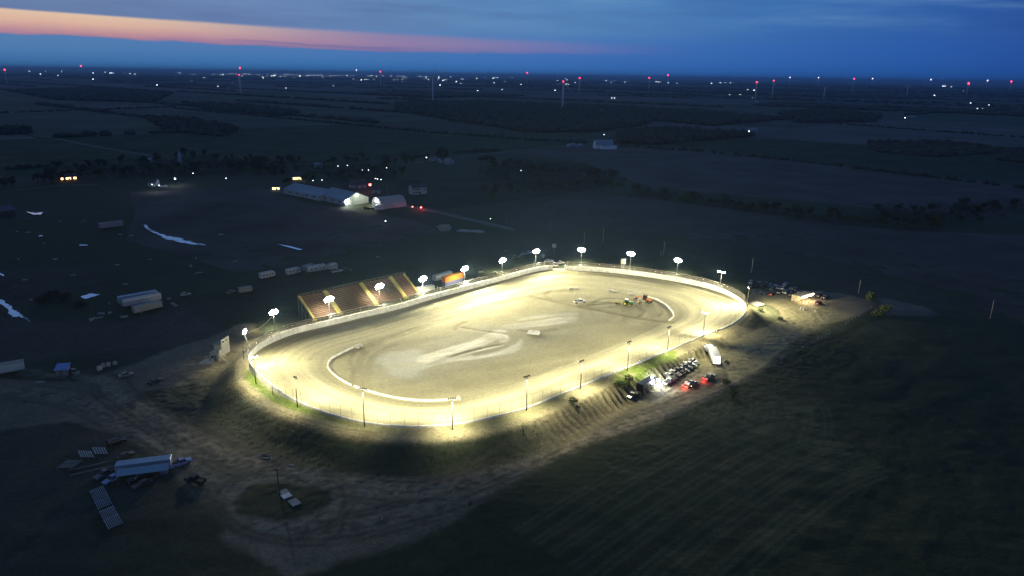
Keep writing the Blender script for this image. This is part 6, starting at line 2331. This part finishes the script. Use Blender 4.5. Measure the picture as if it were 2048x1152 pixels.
# church-like pale spire in the village
a = far(361, 330)
sp_ = thing('silo', 'pale slender silo with pointed top behind the village', 'silo', a, 0)
MB().cyl((0, 0, 0), (0, 0, 11), 1.8, n=12).build('shaft', mat('pale_blue_roof', (.3, .34, .42), .6), sp_)
MB().cyl((0, 0, 11), (0, 0, 16), 1.9, .1, n=12).build('pointed_roof', BRF, sp_)
# village yard with bright scraps, lamp
VL = 'village lamps'
def yard_lamp(p, label, col_='w', h=6, r_=.8, e=0, group=VL, z0=0, bright=None, cat='street lamp'):
    x, y, z = far(*p, z0)
    o = thing('yard_lamp', label, cat, (x, y, 0), 0, group)
    key = {'w': ((.85, .93, 1.0), 9), 'y': ((1, .86, .5), 16), 'r': ((1, .06, .05), 24), 'o': ((1, .55, .25), 16)}[col_]
    m = mat('lamp_glow_' + col_, (1, 1, 1), .4, var=0, emit=key[0], es=key[1], sample=False)
    MB().cyl((0, 0, 0), (0, 0, h), .15, n=5).build('pole', WOOD, o)
    MB().sphere((0, 0, h), r_, 8, 5, .8).build('lamp', m, o)
    if e:
        lamp_light(o, (0, 0, h + 1.5), e, key[0], .5)
    return o


def lamp_at(p, label, col_='w', r_=.8, h=6, **k):
    """lamp head appears at pixel p"""
    x, y = gz(*p, h)
    d = ray(*p)
    o = yard_lamp((0, 0), label, col_, h, r_, **k) if False else None
    o = thing('yard_lamp', label, 'street lamp', (x, y, 0), 0, k.get('group', VL))
    key = {'w': ((.85, .93, 1.0), 9), 'y': ((1, .86, .5), 16), 'r': ((1, .06, .05), 30), 'o': ((1, .55, .25), 16)}[col_]
    m = mat('lamp_glow_' + col_, (1, 1, 1), .4, var=0, emit=key[0], es=key[1], sample=False)
    MB().cyl((0, 0, 0), (0, 0, h), .12 + r_ * .05, n=5).build('pole', WOOD, o)
    MB().sphere((0, 0, h), r_ * .5, 8, 5, .8).build('lamp', m, o)
    if k.get('e'):
        lamp_light(o, (0, 0, h + 1.5), k['e'], key[0], .5)
    return o


lamp_at((350, 357.5), 'bright white lamp right of the lit village yard', r_=1.4, e=2500)
lamp_at((318, 371), 'bright lamp standing in the pale scrap filled village yard', r_=.8, e=900)
lamp_at((304, 369), 'small bright lamp at the left end of the scrap filled yard', r_=.8, e=900)
lamp_at((386, 346.5), 'small white lamp right of the bright village lamp', r_=.7)
lamp_at((452, 356.5), 'small white lamp between the village and the long shed', r_=.7)
lamp_at((740, 369.5), 'glowing red lamp among the white houses', 'r', r_=2.2, e=350)
lamp_at((853, 315), 'lone white lamp left of the pale house', r_=1.1)
lamp_at((771, 442), 'single white lamp in the dark field below the quonset hut', r_=.8, h=3)
lamp_at((626, 361), 'tiny lamp right of the yellow lit house', r_=.6)
lamp_at((644, 360), 'tiny lamp further right of the yellow lit house', r_=.6)
for p in ((676, 332), (695, 331), (722, 341), (725, 340), (737, 340), (773, 335.5), (751, 357), (755, 358), (762, 359)):
    lamp_at(p, 'tiny white lamp in the row of houses behind the red lamp', r_=.65, group='tiny lamps behind the red lamp')
lamp_at((981, 437.5), 'tiny white lamp beside the country road', r_=.5, h=3)
lamp_at((1042, 341), 'tiny white lamp in the scrub below the distant barn', r_=.7)
lamp_at((1208, 269), 'small white lamp behind the distant white barn', r_=1.2)
lamp_at((825, 413.5), 'red lamp at the end of the lit farm yard road', 'r', r_=.9, h=2)
lamp_at((842, 414.8), 'second red lamp on the road right of the quonset hut', 'r', r_=1.2, h=2, e=700)
lamp_at((1810, 235.5), 'bright lamp at the left end of the long distant shed', r_=2.3)
lamp_at((1498, 262.5), 'bright lamp at the left end of the low distant shed', r_=1.9)
lamp_at((1222, 506), 'tiny lamp on the verge of the road behind the far turn', r_=.4, h=1.5)
# scraps catching the village lamp
for i, p in enumerate(((306, 373), (312, 371), (322, 374), (330, 374), (299, 371))):
    a = far(*p)
    tag(MB().box((0, 0, 0), (4 - i % 3, 1.6, 1.5), i, top=(.7, .8)).box((1.5, .5, 0), (1.2, 1.2, .8), .5).build('scrap_heap', mat('white_scrap', (.7, .7, .7), .6), loc=a), 'white scrap heap in the lit village yard', 'scrap heap', 'white scrap in the village yard')

# ================================================================== town lights on the horizon
T = [(58, 137), (91, 137), (123, 139), (81, 148), (116, 151), (186, 146), (186, 158), (210, 140.5), (219, 146), (222, 146), (226, 146), (260, 147), (270, 148), (314, 170), (357, 146), (361, 146), (383, 161), (436, 172.5),
     (426, 148.5), (441, 149), (446, 149), (456, 148), (461, 148), (465, 147.5), (487, 147), (491, 147), (497, 148), (503, 148), (515, 148), (525, 154), (550, 148), (568, 149), (577, 149), (583, 148), (594, 150), (600, 152), (618, 150.5), (624, 150), (629, 150), (634, 151),
     (645, 154), (663, 150.5), (669, 150.5), (675, 151), (684, 150.5), (694, 150.5), (572, 176), (667, 171), (249, 132.5)]
T += [(680 + a / 2.924, b / 2.924) for a, b in ((65, 443), (125, 466), (146, 465), (165, 465), (200, 465), (178, 444), (185, 443), (192, 443), (250, 443), (252, 467), (335, 444), (350, 444), (362, 443), (375, 444), (365, 465), (367, 480), (460, 430), (482, 465), (486, 465), (517, 465), (585, 497), (570, 468),
                                                (610, 467), (622, 467), (668, 467), (693, 467), (720, 467), (771, 470), (912, 448), (918, 446), (924, 446), (900, 455), (900, 485), (948, 523), (1058, 494), (805, 530), (1258, 528), (1322, 492), (1334, 492), (1376, 482), (1322, 455), (1555, 470), (1604, 470),
                                                (1665, 480), (1685, 478), (1776, 507), (1850, 478), (1862, 479), (1873, 478), (1590, 573), (1605, 573))]
T += [(1348 + a / 2.924, b / 2.924) for a, b in ((220, 487), (270, 483), (300, 483), (330, 485), (432, 523), (468, 527), (325, 553), (387, 552), (1023, 490), (1483, 513), (1573, 503), (1580, 504), (1588, 503), (1622, 507), (1690, 532), (1523, 557), (1735, 602), (1712, 648), (1842, 613), (1855, 637), (1775, 635), (1788, 635), (1805, 635))]
rt = random.Random(77)
T += [(rt.gauss(560, 90), rt.uniform(146, 153)) for _ in range(34)] + [(rt.gauss(850, 70), rt.uniform(151, 161)) for _ in range(22)] + [(rt.uniform(300, 1500), 0) for _ in range(22)]
T = [(x_, y_ if y_ else 137.5 + .01465 * x_ + rt.uniform(2, 12)) for x_, y_ in T]
BIG = {(314, 170), (222, 146)}
lm = [MB().sphere((0, 0, 0), 1, 8, 5, .75) for _ in range(3)]
PRL = []
for k, (cc_, es_) in enumerate((((.82, .93, 1.0), 13), ((1, .95, .76), 13), ((.75, .9, 1.0), 10))):
    r_ = thing('town_lamp', 'tiny point of light far off on the dark plain towards the horizon', 'street lamp', (0, 0, 0), 0, 'far off town lights')
    MB().cyl((0, 0, -8), (0, 0, -.5), .15, n=4).build('pole', WOOD, r_)
    MB().sphere((0, 0, 0), 1, 8, 5, .7).build('lamp', mat('town_light_%d' % k, (1, 1, 1), .4, var=0, emit=cc_, es=es_, sample=False), r_)
    PRL.append([r_, False])
for i, (px, py) in enumerate(T):
    hy = 136.4 + .01465 * px + .3
    dy = max(py - hy, 1.6)
    d = ray(px, hy + dy + (144.6 - hy) * 0)
    t = (CAM_H - 8) / -d[2] if d[2] < 0 else 60
    x, y = d[0] * t, d[1] * t
    dist = hypot(x, y)
    if dist > 36000:
        x, y = x * 36000 / dist, y * 36000 / dist
        dist = 36000
    bright = (px, py) in BIG or i % 5 == 0 or (840 < px < 940)
    rad = dist * (.00060 if bright else .00042)
    k = 2 if (i % 3 == 1 or i % 11 == 5) else (1 if 560 < px < 960 and i % 3 else 0)
    pr_ = PRL[k]
    if not pr_[1]:
        pr_[1] = True
        o = pr_[0]
        o.location = (x, y, 8)
        o.scale = (rad, rad, max(1, rad * .7))
    else:
        o = dup(pr_[0], (x, y, 8), 0, None, None, (rad, rad, max(1, rad * .7)))

# ================================================================== wind turbines
TWT = mat('turbine_white', (.85, .86, .9), .5, var=0)
TUR = [((9.6, 141), None, 'r', 'cut close to the left edge'), ((162, 133), None, 'r', 'above the left treeline'), ((480, 137), None, 'r', 'above the brightest town lights, upper one'), ((480, 152), (482, 190), 'r', 'above the brightest town lights, nearer one'),
       ((713, 141), None, 'w', 'left of the row of town lights'), ((761, 143), (762, 175), 'r', 'right above the row of town lights'), ((866, 154), (866, 205), None, 'unlit, in front of the town lights'), ((1054, 146.5), None, 'r', 'left of the nearest turbine'),
       ((1125, 166), (1125, 220), 'R', 'nearest one, with the largest red beacon'), ((1158, 157.5), (1158, 187), 'r', 'just right of the nearest turbine'), ((1297.6, 157), (1297, 180), 'r', 'in the middle right of the horizon'), ((1336, 151), None, 'r', 'on the horizon, paired with another light'),
       ((1511.5, 166.5), (1510, 199), 'R', 'left of a close pair at the right'), ((1546, 163), (1544, 193), 'r', 'right of a close pair at the right'), ((1580, 155.6), None, 'w', 'white beacon right of the red pair'), ((1637, 156), None, 'w', 'second white beacon right of the red pair'),
       ((1650, 176), (1647, 198), None, 'unlit and short, at the right'), ((1705, 158), (1704, 186), 'r', 'between two white beacons'), ((1745, 158), None, 'w', 'white beacon at the right'), ((1815, 171), (1813, 193), None, 'unlit, left of the far right farm lights'),
       ((1862, 160), None, 'w', 'white beacon above the two merged lights'), ((1935, 168), (1933, 190), 'R', 'far right with a strong red beacon'), ((1975, 162), None, 'w', 'white beacon near the right edge'), ((2021, 163), (2018, 185), 'r', 'closest to the right edge')]
BR_ = mat('red_beacon_lit', (1, .1, .1), .4, var=0, emit=(1, .035, .09), es=9, sample=False)
BW_ = mat('white_beacon_lit', (1, 1, 1), .4, var=0, emit=(.75, .72, 1.0), es=5, sample=False)
for i, (hub, base, colr, lb) in enumerate(TUR):
    if base:
        x, y, _ = far(*base)
        d = ray(*hub)
        hh = CAM_H + d[2] * (y / d[1])
        hh = min(max(hh, 50), 110)
    else:
        d = ray(*hub)
        D_ = hypot(d[0], d[1])
        hh = 85 if d[2] < 0 else 135
        t = (hh - CAM_H) / d[2]
        if t * D_ > 13000:
            t = 13000 / D_
            hh = CAM_H + d[2] * t
        x, y = d[0] * t, d[1] * t
    dist = hypot(x, y)
    r_ = thing('wind_turbine', 'distant wind turbine, ' + lb, 'wind turbine', (x, y, 0), rnd.uniform(-.5, .5), 'wind turbines on the plain')
    MB().cyl((0, 0, 0), (0, 0, hh), 3.0, 1.9, n=10).build('tower', TWT, r_, True)
    MB().box((0, .8, hh - .2), (3.4, 8, 3.4), top=(.9, .95)).build('nacelle', TWT, r_)
    MB().sphere((0, -4.2, hh + 1.4), 1.8, 8, 6).build('hub', TWT, r_, True)
    a0 = rnd.uniform(0, 2)
    bl = min(40, 180 - hh)
    for k in range(3):
        a = a0 + k * 2 * pi / 3
        u = Vector((cos(a), 0, sin(a)))
        w = Vector((-sin(a), 0, cos(a)))
        c = Vector((0, -4.4, hh + 1.4))
        vs = [c + w * .6, c + u * bl * .2 + w * 1.6, c + u * bl, c + u * bl * .2 - w * .9, c - w * .6]
        vs2 = [v + Vector((0, .4, 0)) for v in vs]
        MB().add(vs + vs2, [(0, 1, 2, 3, 4), (9, 8, 7, 6, 5)] + [(k2, (k2 + 1) % 5, 5 + (k2 + 1) % 5, 5 + k2) for k2 in range(5)]).build('blade', TWT, r_)
    if colr:
        rad = dist * {'r': .00085, 'R': .0011, 'w': .0007}[colr]
        MB().sphere((0, 0, hh + 3.4 + rad * .3), rad, 8, 6).build('beacon', BW_ if colr == 'w' else BR_, r_, True)
